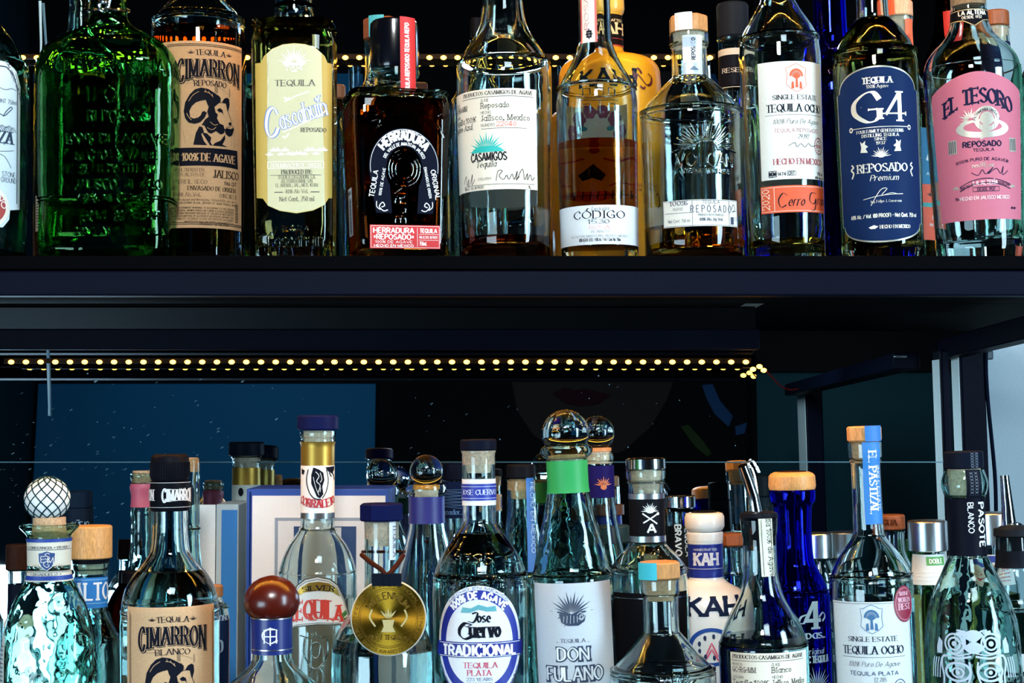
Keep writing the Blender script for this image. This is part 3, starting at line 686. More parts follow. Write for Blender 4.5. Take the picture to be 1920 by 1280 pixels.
def cimarron(b, lab, cx, y0, k, kind):
    """kraft ram label; cx, y0 = middle of the label and photo row of its top edge; k = scale"""
    T = lambda *a, **q: moved(txt(*a, **q), cx, y0, k)
    P = []
    for d in (6, 9): P += moved(line(rec(-92 + d, d, 92 - d, 352 - d), 1.1, True), cx, y0, k)
    P += T('TEQUILA', 0, 26, 56, 10, SER, arc=300)
    for s in (-1, 1): P += moved(burst(s * 37, 25, 0, 9, 30, 150, 5, .4), cx, y0, k)
    up = lambda x, y: (x, y * (1 + .42 * (x / 62) ** 2) - 14 * (x / 62) ** 2)
    CND = St(.150, .05, .07, gap=4.6)
    P += moved(txt('CIMARRON', 1.6, 68.2, 124, 31, CND, warp=up, wt=1.6), cx, y0, k) + T(kind, 0, 84, 60, 10, SER, arc=260, )
    R_ = lambda c: [(325 + x / 5.336 - 394, y / 5.336 - 5) for x, y in c]
    for c in RAM: P += moved(fill(R_(c), dx=3), cx, y0, k)
    for c in ([(545,700),(575,760),(592,800),(604,830)], [(420,655),(450,640),(480,636)], [(600,850),(615,860),(632,870)], [(530,880),(560,872),(585,872)]): P += moved(curve(R_(c), 1, 3), cx, y0, k)
    print_(b, lab, P, INK)
    print_(b, lab, moved(txt('CIMARRON', .5, 67, 124, 31, CND, warp=up, wt=1.30), cx, y0, k), KRAFT, .0009, 'lettering_gap')
    print_(b, lab, moved(txt('CIMARRON', 0, 66, 124, 31, CND, warp=up), cx, y0, k), INK, .0011, 'headline')
    tan = []
    for c in ([(130,760),(150,800),(180,830)], [(150,640),(190,580),(250,540)], [(300,540),(350,550),(390,590)], [(360,840),(400,870),(440,860)], [(330,900),(380,920),(420,890)], [(310,520),(318,540)], [(345,535),(352,556)], [(380,560),(384,582)]): tan += curve(R_(c), 1, 3)
    print_(b, lab, moved(tan, cx, y0, k), KRAFT, .0009, 'ram_highlights')
    bg = fill(R_([(405,450),(440,450),(440,550),(405,540)])) + fill(R_([(568,485),(580,485),(584,560),(578,560),(574,575),(568,575)])) + line(R_([(90,930),(120,1060)]), .6) + line(R_([(600,930),(600,1070)]), .6) + line(R_([(640,900),(640,1070)]), .6) + line(R_([(110,460),(200,455),(270,490)]), .8) + line(R_([(450,490),(520,510),(560,540)]), .8)
    print_(b, lab, moved(bg, cx, y0, k), mat('#8a7054', .7), .0006, 'cactus_sketch')
    if kind == 'REPOSADO':
        band = moved(fill([(-60, 203), (60, 201), (62, 236), (20, 235), (-58, 237)], dx=4), cx, y0, k)
        bd = print_(b, lab, band, INK, .0007, 'band')
        print_(b, lab, T('100% DE AGAVE', 0, 227, 104, 14, SER), KRAFT, .0010)
        P = []
        P += T('CULTIVADO EN', -38, 247, 50, 6, SERL) + T('LOS ALTOS DE', -38, 256, 54, 6, SERL) + T('JALISCO', 34, 257, 58, 14, SER)
        P += T('PERFIL SECO', -36, 270, 58, 7.5, SERL) + T('1146 CRT', 42, 270, 30, 7, MIC) + T('ENVASADO DE ORIGEN', 6, 282, 96, 7.5, SER)
        P += T('40% Alc.Vol.', -42, 294, 46, 7, SERL) + T('CONT. NET. 1L', 38, 294, 42, 7, SERL)
        for i, r in enumerate(('Produced and Bottled by: TEQUILEÑA, S.A. de C.V.', 'CON CITORIA 25 COL. CENTRO C.P. 46400 TEQUILA, JALISCO')): P += T(r, 0, 302 + i * 6, 120, 3.6, MIC)
        for i, r in enumerate(('GOVERNMENT WARNING: (1) ACCORDING TO THE SURGEON', 'GENERAL, WOMEN SHOULD NOT DRINK ALCOHOLIC BEVERAGES', 'DURING PREGNANCY BECAUSE OF THE RISK OF BIRTH DEFECTS', 'CONSUMPTION OF ALCOHOLIC BEVERAGES IMPAIRS YOUR', 'ABILITY TO DRIVE A CAR OR OPERATE MACHINERY')): P += T(r, -6, 317 + i * 5.2, 112, 3.4, MIC)
        P += T('IMPORTED BY HAAS BROTHERS, SAN FRANCISCO CA', 0, 343, 96, 3.2, MIC) + T('PRODUCT OF MEXICO', 8, 348, 56, 4.5, MIC)
        for i in range(12): P += moved(fill(rec(54, 304 + i * 3, 62, 305.4 + i * 3)), cx, y0, k)
        print_(b, lab, P, mat('#3a2f26', .7))

# ------------------------------------------------------------------ upper shelf, front row
ZU = SHELF_Z
# rightward cut-off bottle with a stone-ground label
b = Bottle('clear wavy bottle with pale blue arched label and red seal, beside the green flask', -42, 300, .045, ZU, [(490, 88), (480, 93), (160, 93), (112, 82), (70, 60), (40, 38), (0, 26), (-70, 25)], lean=-.6, group=UP)
b.glass(HAMMER); b.liquid(70)
lab = paper(b, 'front_label', mat('#c9dce6', .65), [(-128, 386), (-128, 150), (-118, 122), (-96, 108), (12, 108), (34, 122), (46, 150), (46, 386), (20, 390), (18, 408), (4, 424), (-86, 424), (-100, 404), (-104, 388)], -40, 250)
P = line([(-118, 376), (-118, 154), (-108, 130), (-92, 118), (10, 118), (26, 130), (37, 154), (37, 376)], 2.2) + line([(42, 380), (42, 152), (32, 126)], 1)
P += txt('JALISCO, MEXICO', 29, 146, 86, 6, SAN, rot=62) + txt('CONT 750ml', 12, 188, 46, 8, SANL) + txt('STONE', 17, 327, 30, 9, SANL) + txt('GROUND', 17, 338, 34, 9, SANL)
P += curve([(-30, 160), (-10, 158), (8, 162), (22, 158), (34, 160)], 1) + curve([(-8, 206), (6, 212), (16, 204), (24, 196), (20, 194), (10, 204), (4, 214)], 1.6) + curve([(-20, 278), (0, 280), (28, 276)], 1) + curve([(-10, 284), (8, 290), (22, 310)], 1)
for i in range(7): P += curve([(-10 + i * 5, 240 - (i % 3) * 5), (-4 + i * 5, 232), (4 + i * 5, 241)], 1, 3)
print_(b, lab, P + txt('FORTALEZA', -44, 264, 136, 22, SERB, slant=.1), mat('#20344f', .6))
lab2 = paper(b, 'seal_label', mat('#e3e0d4', .6), ell(-40, 386, 58, 44), -40, 386, off=.0007)
print_(b, lab2, fill(ell(-40, 386, 50, 37), ell(-40, 386, 30, 20)), mat('#a23a34', .6), .0009, 'seal_ring')
print_(b, lab2, txt('AÑEJO VANO', -40, 352, 120, 10, SAN, arc=42), WHITE, .0011)

# green embossed flask with a wire bail
b = Bottle('big green embossed glass flask with a wire bail, beside the arched pale label bottle', 203, 300, .045, ZU, [(486, 112), (481, 121), (470, 123), (384, 122), (382, 122), (376, 126), (300, 128), (150, 129), (118, 126), (92, 112), (72, 84), (56, 54), (40, 38, 2.2), (20, 34, 2), (-70, 34, 2)], n=3.6, ry=.62, lean=-.5, group=UP)
b.glass(GREEN, wall=.005, base=.016); b.liquid(384, glass('#d8f2bc', ior=1.36))
b.anchor(203, 250)
b.etext('embossed_lettering', [('LA GRITONA', 215, 138, 190, 30), ('TEQUILA', 222, 190, 130, 29), ('REPOSADO', 222, 228, 116, 22), ('100% DE AGAVE', 218, 268, 190, 18), ('HECHO EN VALLE', 218, 298, 150, 16), ('DE TEPATITLAN', 220, 324, 140, 16), ('JALISCO, MEXICO', 222, 354, 160, 17), ('40% ALC. VOL', 216, 378, 140, 14), ('750 ML 80 PROOF', 222, 412, 150, 16), ('CONT. NET. TEQUILA', 222, 440, 170, 13)], 4.2, GREEN, .0026)
wire = tube_vf([(x / b.k, -36 / b.k - .004, b.z(y)) for x, y in crom([(14, -60), (13, -20), (12, 0), (11, 14), (8, 27), (1, 32), (-6, 27), (-8, 20), (-4, 14), (3, 14), (6, 18)], 5)], .0022, 10)
mesh('wire_bail', *wire, CHROME, b.root)
mesh('bail_collar', *tube_vf([(37 / b.k * math.sin(a), -37 / b.k * math.cos(a), b.z(20) - .004 * math.cos(a)) for a in np.arange(32) * math.pi / 16], .0016, 8, True), CHROME, b.root)

# kraft-label bottle
b = Bottle('round amber-filled bottle with a brown kraft ram label, partly behind the green flask', 372, 280, .126, ZU, [(488, 82), (482, 87), (75, 88), (50, 85), (30, 76), (10, 58), (-6, 42), (-24, 31), (-70, 27)], lean=-.4, group=UP)
b.glass(CLEAR); b.liquid(62, DEEP)
lab = paper(b, 'front_label', KRAFT, rec(394 - 98, 75, 394 + 76, 428), 394, 250)
cimarron(b, lab, 394, 75, 1.0, 'REPOSADO')

# square pale-gold label bottle
b = Bottle('tall square bottle with a notched pale yellow label and white agave crest', 554, 280, .045, ZU, [(486, 72), (480, 77), (82, 77), (66, 72), (54, 56), (42, 42, 2.6), (30, 38, 2.2), (10, 37, 2), (-70, 36, 2)], n=5., ry=.85, lean=-.8, group=UP)
b.glass(CLEAR, wall=.0035, base=.022); b.liquid(40, STRAW)
LAB = [(478, 116), (490, 116), (496, 104), (512, 90), (532, 82), (553, 80), (574, 82), (594, 90), (610, 104), (616, 116), (630, 116), (630, 370), (616, 372), (606, 386), (586, 396), (555, 401), (524, 396), (502, 386), (492, 372), (478, 370)]
lab = paper(b, 'front_label', mat('#bda04a', .5, var=.03), LAB, 554, 250)
print_(b, lab, fill([(502, 100), (512, 91), (532, 83), (553, 81), (574, 83), (594, 91), (604, 99), (608, 384), (586, 395), (555, 400), (524, 395), (501, 385)], dx=4), mat('#c9c59c', .5, var=.03), .0006, 'label_panel')
Wt = mat('#f4f4ea', .5)
P = burst(553, 118, 4, 32, 10, 170, 13, .42) + fill([(531, 117), (575, 117), (571, 123), (535, 123)]) + txt('1904', 553, 131, 32, 9, SER) + fill(rec(548, 131.5, 558, 134.5))
CS = lambda st, d, w_=1: nibcurve([(521 + d, 214), (514 + d, 202), (504 + d, 210), (500 + d, 236), (506 + d, 256), (517 + d, 252), (522 + d, 240)], 7 * w_, 2.4 * w_) + txt('ascahuín', 571 + d, 229, 90, 34, st, rot=-19, slant=.12)
P += CS(St(.09, .035, .02), 0, .8)
P += curve([(534, 190), (546, 186), (556, 180), (582, 172)], 2.2) + curve([(530, 248), (560, 236), (600, 216), (612, 206)], 2) + curve([(534, 182), (538, 186), (544, 183)], 3) + curve([(530, 256), (536, 258), (542, 250)], 3)
P += line(rec(502, 304, 606, 316), 1.2, True) + txt('DENOMINACION DE ORIGEN', 554, 314, 92, 7, SERL)
for i in range(15): x = 506 + i * 7.2; P += burst(x, 292 - 9 * abs(math.sin(i * 2.1)) * (1 if i < 5 or i > 9 else .1), 0, 10, 20, 160, 5, .5)
print_(b, lab, P, Wt, .0010)
blue = mat('#5b7fc0', .5)
O = CS(St(.17, .10, .03), 0, 1.4)
print_(b, lab, O, blue, .0008, 'lettering_outline')
P = txt('TEQUILA', 554, 161, 74, 11, SER) + txt('REPOSADO', 588, 248, 46, 7.5, SER) + txt('PRODUCED BY:', 556, 327, 56, 7.5, SER) + txt('TEQUILA CASCAHUIN, S.A.', 556, 336, 70, 6, SERL) + txt('AV. FERROCARRIL S/N', 556, 343.5, 58, 6, SERL) + txt('EL ARENAL, JAL., MEX. 45350', 556, 351, 78, 6, SERL) + txt('40% Alc Vol.', 556, 363, 42, 7, SERL) + txt('Net Cont. 750 ml', 556, 378, 64, 8.5, SERL)
P += line([(514, 361), (530, 361)], 1.5) + line([(582, 361), (598, 361)], 1.5) + line([(506, 329), (602, 329)], .7)
print_(b, lab, P, mat('#4a5048', .6), .0010)
b.anchor(554, 450); b.etext('embossed_lettering', [('Cascahuín', 554, 462, 106, 26), ('TEQUILA', 554, 432, 50, 9)], 2.6, CLEAR, .0012)

# square flask with the horseshoe
b = Bottle('square dark amber flask with a black horseshoe label, black cap and red strip', 742, 300, .055, ZU, [(487, 84), (481, 93), (206, 93), (192, 88), (184, 72), (178, 52, 3), (170, 44, 2.2), (164, 41, 2), (134, 41, 2)], n=8., ry=.84, lean=-.9, rz=15, group=UP)
b.glass(CLEAR, wall=.004, base=.014); b.liquid(196, glass('#b4621e', ior=1.36))
b.lathe('glass_collar', CLEAR, [(132, 42), (134, 46), (142, 47), (146, 44), (148, 41.6)], K=48)
c = b.lathe('cap', mat('#05070f', .16, spec=.6), [(42, 41), (46, 45), (60, 46), (124, 46), (131, 44)], K=48)
red = mat('#d22a2a', .5)
st = capstrip(b, 'seal_strip', red, 2, 44, 130, 42, 46.5); st2 = capstrip(b, 'strip_tail', red, 2, 44, 184, 130, 46.5)
b.anchor(742, 100, 23, 46.5); b.u0 = math.radians(23) * b.hw
o = b.decal('strip_lettering', txt('TEQUILA REPOSADO TEQUILA REPO', 742 + 0, 112, 136, 8.5, SANB, rot=-90), WHITE, .0012)
b.anchor(758, 320)
HS = lambda rx, ry, cyy, d=0: [(758 + rx * math.sin(math.radians(t)), cyy - ry * math.cos(math.radians(t))) for t in np.linspace(-128 + d, 128 - d, 40)]
out, inn = HS(68, 82, 320), HS(36, 52, 326)
hs = [(x, y) for x, y in out] + [(806, 398), (778, 398)] + inn[::-1] + [(738, 398), (710, 398)]
hs = [(704, 400), (700, 378)] + [(758 + 67 * math.sin(t), 312 - 72 * math.cos(t)) for t in np.radians(np.linspace(-104, 104, 40))] + [(816, 378), (812, 400), (782, 400)] + [(758 + 35 * math.sin(t), 320 - 46 * math.cos(t)) for t in np.radians(np.linspace(128, -128, 32))] + [(734, 400)]
lab = b.decal('horseshoe_label', fill(hs, dx=3), mat('#0d1222', .45), .0004)
arcw = lambda x, y: (x, y)
def hst(s, a0, a1, rr, h, st=SAN):
    """letters round the horseshoe from angle a0 to a1, radius factor rr"""
    L_, W = strokes(s, h, None, st); polys = []
    fa = lambda x: math.radians(a0 + (a1 - a0) * x / W)
    for Pl, cl, _ in L_:
        Q = [(758 + (67 * rr + y * .9) * math.sin(fa(x)), 314 - (72 * rr + y) * math.cos(fa(x)) * 1.0) for x, y in Pl]; polys += ribbon(Q, lambda t: h * st.t, cl)
    return polys
P = hst('HERRADURA', -52, 52, .72, 17, SANB) + hst('ESTABLECIDO 1870', -26, 24, .965 - .05, 5.5) + hst('DEL VALLE DE AMATITAN, JALISCO', -66, 66, .575, 6)
P += txt('TEQUILA', 704, 346, 50, 9, SAN, rot=-80) + txt('ORIGINAL', 813, 346, 56, 9, SAN, rot=80) + txt('100% DE AGAVE', 718, 342, 52, 5, SAN, rot=-80) + txt('ENVASADO DE ORIGEN', 800, 342, 58, 5, SAN, rot=80)
for s in (-1, 1):
    P += curve([(758 + s * 32, 394), (758 + s * 40, 396), (758 + s * 48, 388), (758 + s * 42, 380), (758 + s * 38, 386), (758 + s * 44, 389)], 1.8) + curve([(758 + s * 46, 394), (758 + s * 53, 388), (758 + s * 53, 378)], 1.5)
P += line([(758 + 64.5 * math.sin(t), 312 - 69.5 * math.cos(t)) for t in np.radians(np.linspace(-100, 100, 40))], .8)
print_(b, lab, P, WHITE, .0007)
lab = b.decal('red_label', fill(rec(692, 422, 826, 466), dx=4), mat('#cf2a2c', .5), .0004)
P = line(rec(694, 424, 824, 464), .8, True) + txt('HERRADURA', 737, 437, 76, 9.5, SANB) + txt('+REPOSADO+', 737, 449, 76, 9.5, SANB) + txt('100% DE AGAVE', 737, 456, 70, 4.5, SAN) + txt('HECHO EN MEXICO', 737, 463, 74, 4.5, SANB)
P += line([(782, 427), (782, 462)], .8) + txt('TEQUILA', 803, 436, 32, 7.5, SANB) + line([(785, 439), (822, 439)], .7) + txt('40% ALC/VOL (80 PROOF)', 803, 447, 35, 5, SANL) + line([(785, 450), (822, 450)], .7) + txt('750mL', 793, 460, 14, 7, SAN)
print_(b, lab, P, mat('#f6ece8', .5), .0007)
b.emboss('embossed_crest', [(ell(758, 316, r, r * 1.15) + [(758 + r, 316)], True) for r in (30, 24, 17)] + [(P, c) for P, c, _ in layout('BURN', 760, 384, 70, 20, SAN, rot=-90)] + [([tuple(q) for q in crom(p, 4)], False) for p in ([(684, 250), (694, 232), (712, 226), (706, 240), (716, 236)], [(724, 222), (740, 216), (758, 220), (776, 214), (790, 222)], [(800, 228), (816, 226), (828, 240), (834, 256)], [(690, 212), (705, 218), (722, 208)], [(798, 208), (815, 216), (832, 210)])], 3.2, CLEAR, .0013)
lab = b.anchor(742, 390, -97) and b.decal('barcode_label', fill(rec(724, 346, 764, 436), dx=4), mat('#cfd8dd', .6), .0004)
b.anchor(742, 390, -97)
# shift the barcode to the flask's narrow left side
P = [q for i in range(26) for q in fill(rec(736, 366 + i * 2.6, 760, 367 + i * 2.6 + (i * 7 % 3) * .4))] + txt('TEQUILA 750', 744, 358, 26, 6, MIC)
print_(b, lab, P, INK, .0007, 'barcode')

# typewriter-label bottle
def casamigos(b, lab, x0, y0, k, kind, full):
    """typewriter label: x0 = left edge, y0 = top edge, k scale (unit 150 wide)"""
    T = lambda s, x, y, wd, h, st, **q: moved(txt(s, x, y, wd, h, st, align='l', **q), x0, y0, k)
    P = T('PRODUCTOS CASAMIGOS DE AGAVE', 4, 11, 146, 7, SER) + moved(line([(0, 15), (152, 15)], .8), x0, y0, k)
    c0 = -34 if full else 2
    P += T('PROYECTO', c0, 24, 22, 4.5, SANL) + T('GC-RG-MM', c0, 36, 48, 9, SLB) + T('CATEGORIA', c0, 48, 24, 4.5, SANL) + T('Tequila 100%', c0, 60, 70, 9.5, SLB) + T('Agave Azul', c0, 73, 62, 9.5, SLB)
    P += T('CLASE', 48 if full else 80, 24, 16, 5.5, SANL) + T(kind, 48 if full else 80, 36, 54 if full else 38, 9.5, SLB) + T('HECHO', 48 if full else 80, 47, 20, 5.5, SANL) + T('Jalisco, Mexico', 48 if full else 80, 60, 94 if full else 72, 10, SLB) + T('NUMERO', 48 if full else 80, 71, 27, 5.5, SANL) + moved(line([(48, 75), (136, 75)], .7), x0, y0, k)
    if full:
        P += T('CASAMIGOS', 24, 135, 72, 15, SAN) + T('Tequila', 36, 147, 40, 11, St(.12, .06, .06), slant=.2)
        P += moved(curve([(0, 174), (8, 160), (10, 178), (16, 166), (14, 180), (22, 170), (26, 158), (24, 178), (32, 168)], 1.1), x0, y0, k) + T('EXCLUSIVO', 40, 171, 27, 4.5, SANL)
        P += moved(curve([(76, 174), (80, 156), (88, 156), (82, 165), (90, 172), (96, 164), (100, 172), (106, 162), (110, 172), (116, 156), (114, 172), (120, 166)], 1.2) + curve([(114, 174), (126, 152), (130, 172), (136, 160), (136, 172), (142, 162), (146, 172), (152, 166)], 1.2), x0, y0, k)
        P += moved(line([(0, 180), (152, 180)], .7), x0, y0, k) + T('40% ALC. VOL (80 PROOF)', 2, 187, 50, 5, SANL) + T('1L', 138, 188, 6, 5, SAN)
    print_(b, lab, P, mat('#26262a', .6))
    if full:
        print_(b, lab, T('22040', 79, 71, 36, 8, SLB), mat('#e0483e', .6))
        print_(b, lab, moved(burst(58, 119, 8, 40, 4, 176, 17, .42) + fill(ell(58, 119, 33, 12, 20, 180, 360)), x0, y0, k), mat('#20b8b0', .55), .0007, 'agave_emblem')
b = Bottle('large clear bottle with a cream typewriter label and turquoise agave fan', 947, 280, .045, ZU, [(490, 84), (484, 90), (155, 90), (122, 85), (98, 75), (76, 60), (54, 48), (30, 42), (0, 39), (-70, 38)], lean=-.9, group=UP)
b.glass(CLEAR, base=.018); b.liquid(448, DEEP)
lab = paper(b, 'front_label', CREAM, rec(812, 165, 1012, 355), 940, 260)
casamigos(b, lab, 853, 165, 1.0, 'Reposado', True)
paper(b, 'back_label', thin_paper('#ccd4da'), rec(870, 185, 1030, 372), 948, 280, 180, off=.0004)

# clear bottle with the white bottom label and painted back label
b = Bottle('clear bottle with low white label and painted skull art seen through amber spirit', 1121, 300, .045, ZU, [(488, 72), (481, 76), (192, 77), (172, 74), (152, 66), (131, 54), (110, 43), (90, 35), (70, 31), (0, 30), (-70, 30)], lean=-1.1, group=UP)
b.glass(CLEAR, base=.02); b.liquid(270, ROSA)
lab = paper(b, 'front_label', mat('#dfe6ea', .6), rec(1121 - 108, 384, 1121 + 108, 458), 1121, 420)
P = txt('Tequila', 1124, 394, 34, 7, St(.1, .05, 0), slant=.3) + txt('CÓDIGO', 1124, 409, 100, 14, SER) + txt('1530', 1122, 419, 40, 7.5, SER) + txt('BLANCO', 1124, 436, 32, 4.2, SERL) + txt('HECHO EN AMATITAN, JALISCO, MEXICO', 1124, 444, 116, 4, SERL) + txt('100% AGAVE AZUL / 40% Alc. / Vol. / Cont. Net. 750ml', 1124, 452, 80, 6, SANL)
print_(b, lab, P, INK); print_(b, lab, txt('ROSA', 1124, 430, 38, 7.5, SERL), mat('#e58a90', .6))
lab = b.anchor(1106, 30) and b.decal('neck_label', fill(rec(1085, -60, 1119, 80), dx=4), mat('#e8e4e0', .6), .0004)
print_(b, lab, fill(rec(1085, -60, 1089, 80)) + fill(rec(1115, -60, 1119, 80)), mat('#d8605a', .6))
print_(b, lab, txt('ROSA', 1104, 22, 64, 9, SERL, rot=-90), mat('#a04a48', .6), .0009)
print_(b, lab, fill(rec(1099, 57, 1109, 71), rec(1102, 60, 1106, 68)) + line([(1104, 54), (1104, 74)], 2) + line([(1097, 64), (1111, 64)], 2), INK, .0009, 'cross_emblem')
b.anchor(1121, 190); b.emboss('embossed_emblem', [(line_, False) for line_ in ([(1092, 178), (1092, 164), (1106, 164), (1106, 178)], [(1116, 164), (1116, 180), (1132, 180), (1132, 164), (1116, 164)], [(1142, 178), (1142, 164), (1154, 164), (1154, 178)], [(1088, 186), (1160, 186)], [(1092, 208), (1092, 194), (1106, 194), (1106, 208)], [(1124, 190), (1124, 214)], [(1142, 208), (1142, 194), (1154, 194), (1154, 208)])], 3, CLEAR)
# back label artwork: a painted mask with flowers, seen through the glass
b.anchor(1121, 290, 180)
bl = b.decal('back_label', fill(rec(1121 - 74, 172, 1121 + 74, 384), dx=4), thin_paper('#e0c088'), .0006)
def art(polys, hexc, nm, off=.0003): b.decal(nm, polys, mat(hexc, .7), off, parent=bl)
bl.data.materials[0]; b.decal('painted_face', fill(ell(1121, 262, 56, 84)), thin_paper('#f2ece0'), .00045, parent=bl)
fl = []
for x, y, r in ((1068, 226, 17), (1082, 196, 15), (1108, 180, 13), (1136, 180, 13), (1160, 196, 15), (1174, 226, 17), (1064, 256, 12), (1178, 256, 12)):
    for a in range(6): fl += fill(ell(x + r * .6 * math.cos(a * 1.05), y + r * .6 * math.sin(a * 1.05), r * .5, r * .5, 10))
art(fl, '#8e2f4a', 'painted_flowers')
lf = []
for x, y in ((1092, 214), (1150, 214), (1076, 242), (1166, 242)): lf += fill(ell(x, y, 9, 5, 12))
art(lf, '#2f7f86', 'painted_leaves', .00038)
dk = curve([(1094, 240), (1102, 248), (1114, 246)], 3) + curve([(1128, 246), (1140, 248), (1148, 240)], 3)
dk += fill([(1112, 322), (1108, 310), (1114, 300), (1121, 288), (1128, 300), (1134, 310), (1130, 322), (1121, 316)]) + line([(1082, 350), (1160, 350)], 1.6)
for i in range(11): dk += line([(1086 + i * 7, 342), (1086 + i * 7, 358)], 1.4)
art(dk, '#241418', 'painted_features', .0002)
art(fill([(1096, 350), (1108, 341), (1121, 344), (1134, 341), (1146, 350), (1134, 361), (1121, 363), (1108, 361)]) + fill(ell(1121, 262, 5, 7, 14)), '#b8321e', 'painted_lips')
art(curve([(1088, 276), (1098, 284), (1112, 278)], 4) + curve([(1130, 278), (1144, 284), (1154, 276)], 4) + curve([(1086, 330), (1096, 326), (1104, 332)], 3) + curve([(1138, 332), (1146, 326), (1156, 330)], 3), '#c4492a', 'painted_dots')

# ringed-cap cone shouldered bottle
b = Bottle('clear conical-shouldered bottle with wooden octagonal stopper and embossed sunburst', 1299, 340, .045, ZU, [(490, 93), (484, 98), (230, 97), (222, 97), (214, 94), (196, 84), (174, 64), (156, 46), (148, 37), (142, 34), (90, 33), (88, 33), (86, 37), (66, 37), (64, 36)], lean=-1.3, group=UP)
b.glass(CLEAR, base=.014); b.liquid(428, AMBER)
c = octcap(b, 32, 65, 36); cork(b, 65, 98, 30)
capstrip(b, 'cap_paper', mat('#d8dcdc', .6), -46, 4, 31.5, 64, 37.4, off=.0014)
b.anchor(1302, 100); lab = b.decal('seal_label', fill(rec(1280, 66, 1318, 140), dx=4), mat('#b9c6d2', .35, .3), .0006)
print_(b, lab, fill(rec(1280, 66, 1310, 118), dx=4), mat('#d6dade', .6), .0008, 'seal_paper'); print_(b, lab, txt('REPOSADO', 1303, 92, 40, 7, SAN, rot=-90), INK, .0011)
print_(b, lab, fill([(1290, 132), (1300, 124), (1310, 132)]), mat('#5a7288', .4), .0011, 'mountain_emblem')
lab = paper(b, 'front_label', mat('#dcdcd0', .6), rec(1240, 374, 1396, 424), 1320, 400)
P = txt('100%', 1272, 384, 34, 9, SER) + txt('AGAVE', 1271, 393, 20, 5, SERL) + txt('TEQUILA', 1334, 382, 34, 6, SANL) + txt('R E P O S A D O', 1336, 398, 82, 13, SANL) + txt('PRODUCTO HECHO EN MEXICO', 1334, 405, 50, 4, SANL) + txt('40% Alc. by Vol.', 1334, 414, 46, 5.5, SER) + txt('Net Cont. 750 ml', 1272, 416, 42, 6, SANL)
P += line([(1298, 376), (1298, 422)], .8) + line([(1372, 376), (1372, 422)], .8) + line([(1244, 398), (1298, 398)], .7) + curve([(1378, 392), (1384, 382), (1388, 392), (1380, 396), (1392, 394)], 1) + fill(rec(1376, 406, 1384, 420)) + line(rec(1386, 407, 1394, 412), .7, True) + line(rec(1241, 375.5, 1395, 422.5), .7, True)
print_(b, lab, P, mat('#30405c', .6))
b.anchor(1324, 280); L_ = []
for i in range(29):
    a = math.radians(4 + 172 * i / 28); r0, r1 = 22, (58 if i % 2 else 68) * (1 if 6 < i < 22 else .92); L_.append(([(1324 + r0 * math.cos(a), 282 - r0 * .8 * math.sin(a)), (1324 + (r0 + r1) / 2 * math.cos(a), 282 - (r0 + r1) / 2 * .82 * math.sin(a)), (1324 + r1 * math.cos(a), 282 - r1 * .84 * math.sin(a))], False))
L_.append(([(1256, 283), (1290, 276), (1310, 262), (1324, 256), (1338, 262), (1358, 276), (1392, 283)], False))
b.emboss('embossed_sunburst', L_, 2.6, CLEAR, .0015)
b.etext('embossed_lettering', [('VOLCAN', 1324, 312, 116, 25), ('DE MI TIERRA', 1326, 325, 92, 8)], 3.6, CLEAR, .0014)

# white label with red tree, orange band
def ocho(b, lab, x0, y0, k, ink, tree, kind, lot):
    T = lambda s, x, y, wd, h, st, **q: moved(txt(s, x, y, wd, h, st, **q), x0, y0, k)
    em = moved(line([(-20, 12), (-14, 12), (-8, 8), (0, 5), (8, 8), (14, 12), (20, 12), (18, 28), (20, 44), (12, 52), (0, 58), (-12, 52), (-20, 44), (-18, 28)], 1, True) + fill([(-2, 34), (2, 34), (3, 50), (-3, 50)]), x0, y0, k)
    for i in range(13):
        a = math.radians(10 + 160 * i / 12); em += moved(line([(0, 34), (8 * math.cos(a), 30 - 9 * math.sin(a)), (13 * math.cos(a), 30 - 14 * math.sin(a))], 1.3), x0, y0, k) + moved(fill(ell(12 * math.cos(a), 29 - 13 * math.sin(a), 2.2, 2.2, 8)), x0, y0, k)
    em += moved(fill([(-10, 40), (-6, 38), (-5, 52), (-11, 52)]) + fill([(10, 40), (6, 38), (5, 52), (11, 52)]), x0, y0, k)
    print_(b, lab, em, mat(tree, .6), .0007, 'tree_emblem')
    P = T('SINGLE ESTATE', 0, 72, 92, 8.5, SER) + T('TEQUILA OCHO', 0, 95, 116, 14, SER) + moved(line([(-62, 101), (62, 101)], .6), x0, y0, k)
    P += T('100% Puro De Agave', 0, 118, 96, 9, St(.09, .05, 0), slant=.35)
    P += T(lot, 10, 146, 22, 8, St(.1, .06, 0), slant=.2)
    if kind != 'PLATA':
        P += moved(curve([(-20, 160), (-8, 154), (-4, 162), (4, 156), (12, 162), (20, 155), (28, 160), (44, 156)], .9), x0, y0, k)
        P += moved(line(rec(-58, 206, -44, 217), 1.5, True), x0, y0, k) + T('NOM', -51, 215, 11, 7, SANB) + T('1474', -34, 215, 15, 6, SAN) + moved(line(rec(-24, 207, -8, 215), 1, True), x0, y0, k) + T('CRT', -16, 214, 12, 5.5, SAN) + T('750 ml', 50, 214, 20, 6, SAN) + T('40% alc./vol', 48, 221, 28, 5, SAN)
    print_(b, lab, P, mat(ink, .6))
    P = T('TEQUILA ' + kind, 0, 134, 90, 7, SAN if kind == 'PLATA' else SANL) + (T('HECHO EN MEXICO', 4, 194, 104, 10.5, SER) if kind != 'PLATA' else [])
    P += moved(fill(ell(48, 158, 13, 16), ell(48, 158, 11.5, 14.5)) + fill(ell(48, 158, 8, 10), ell(48, 158, 7, 9)), x0, y0, k) + T('OCHO', 48, 161, 14, 5, SAN)
    print_(b, lab, P, mat('#a04650' if kind != 'PLATA' else '#2d4a70', .6))
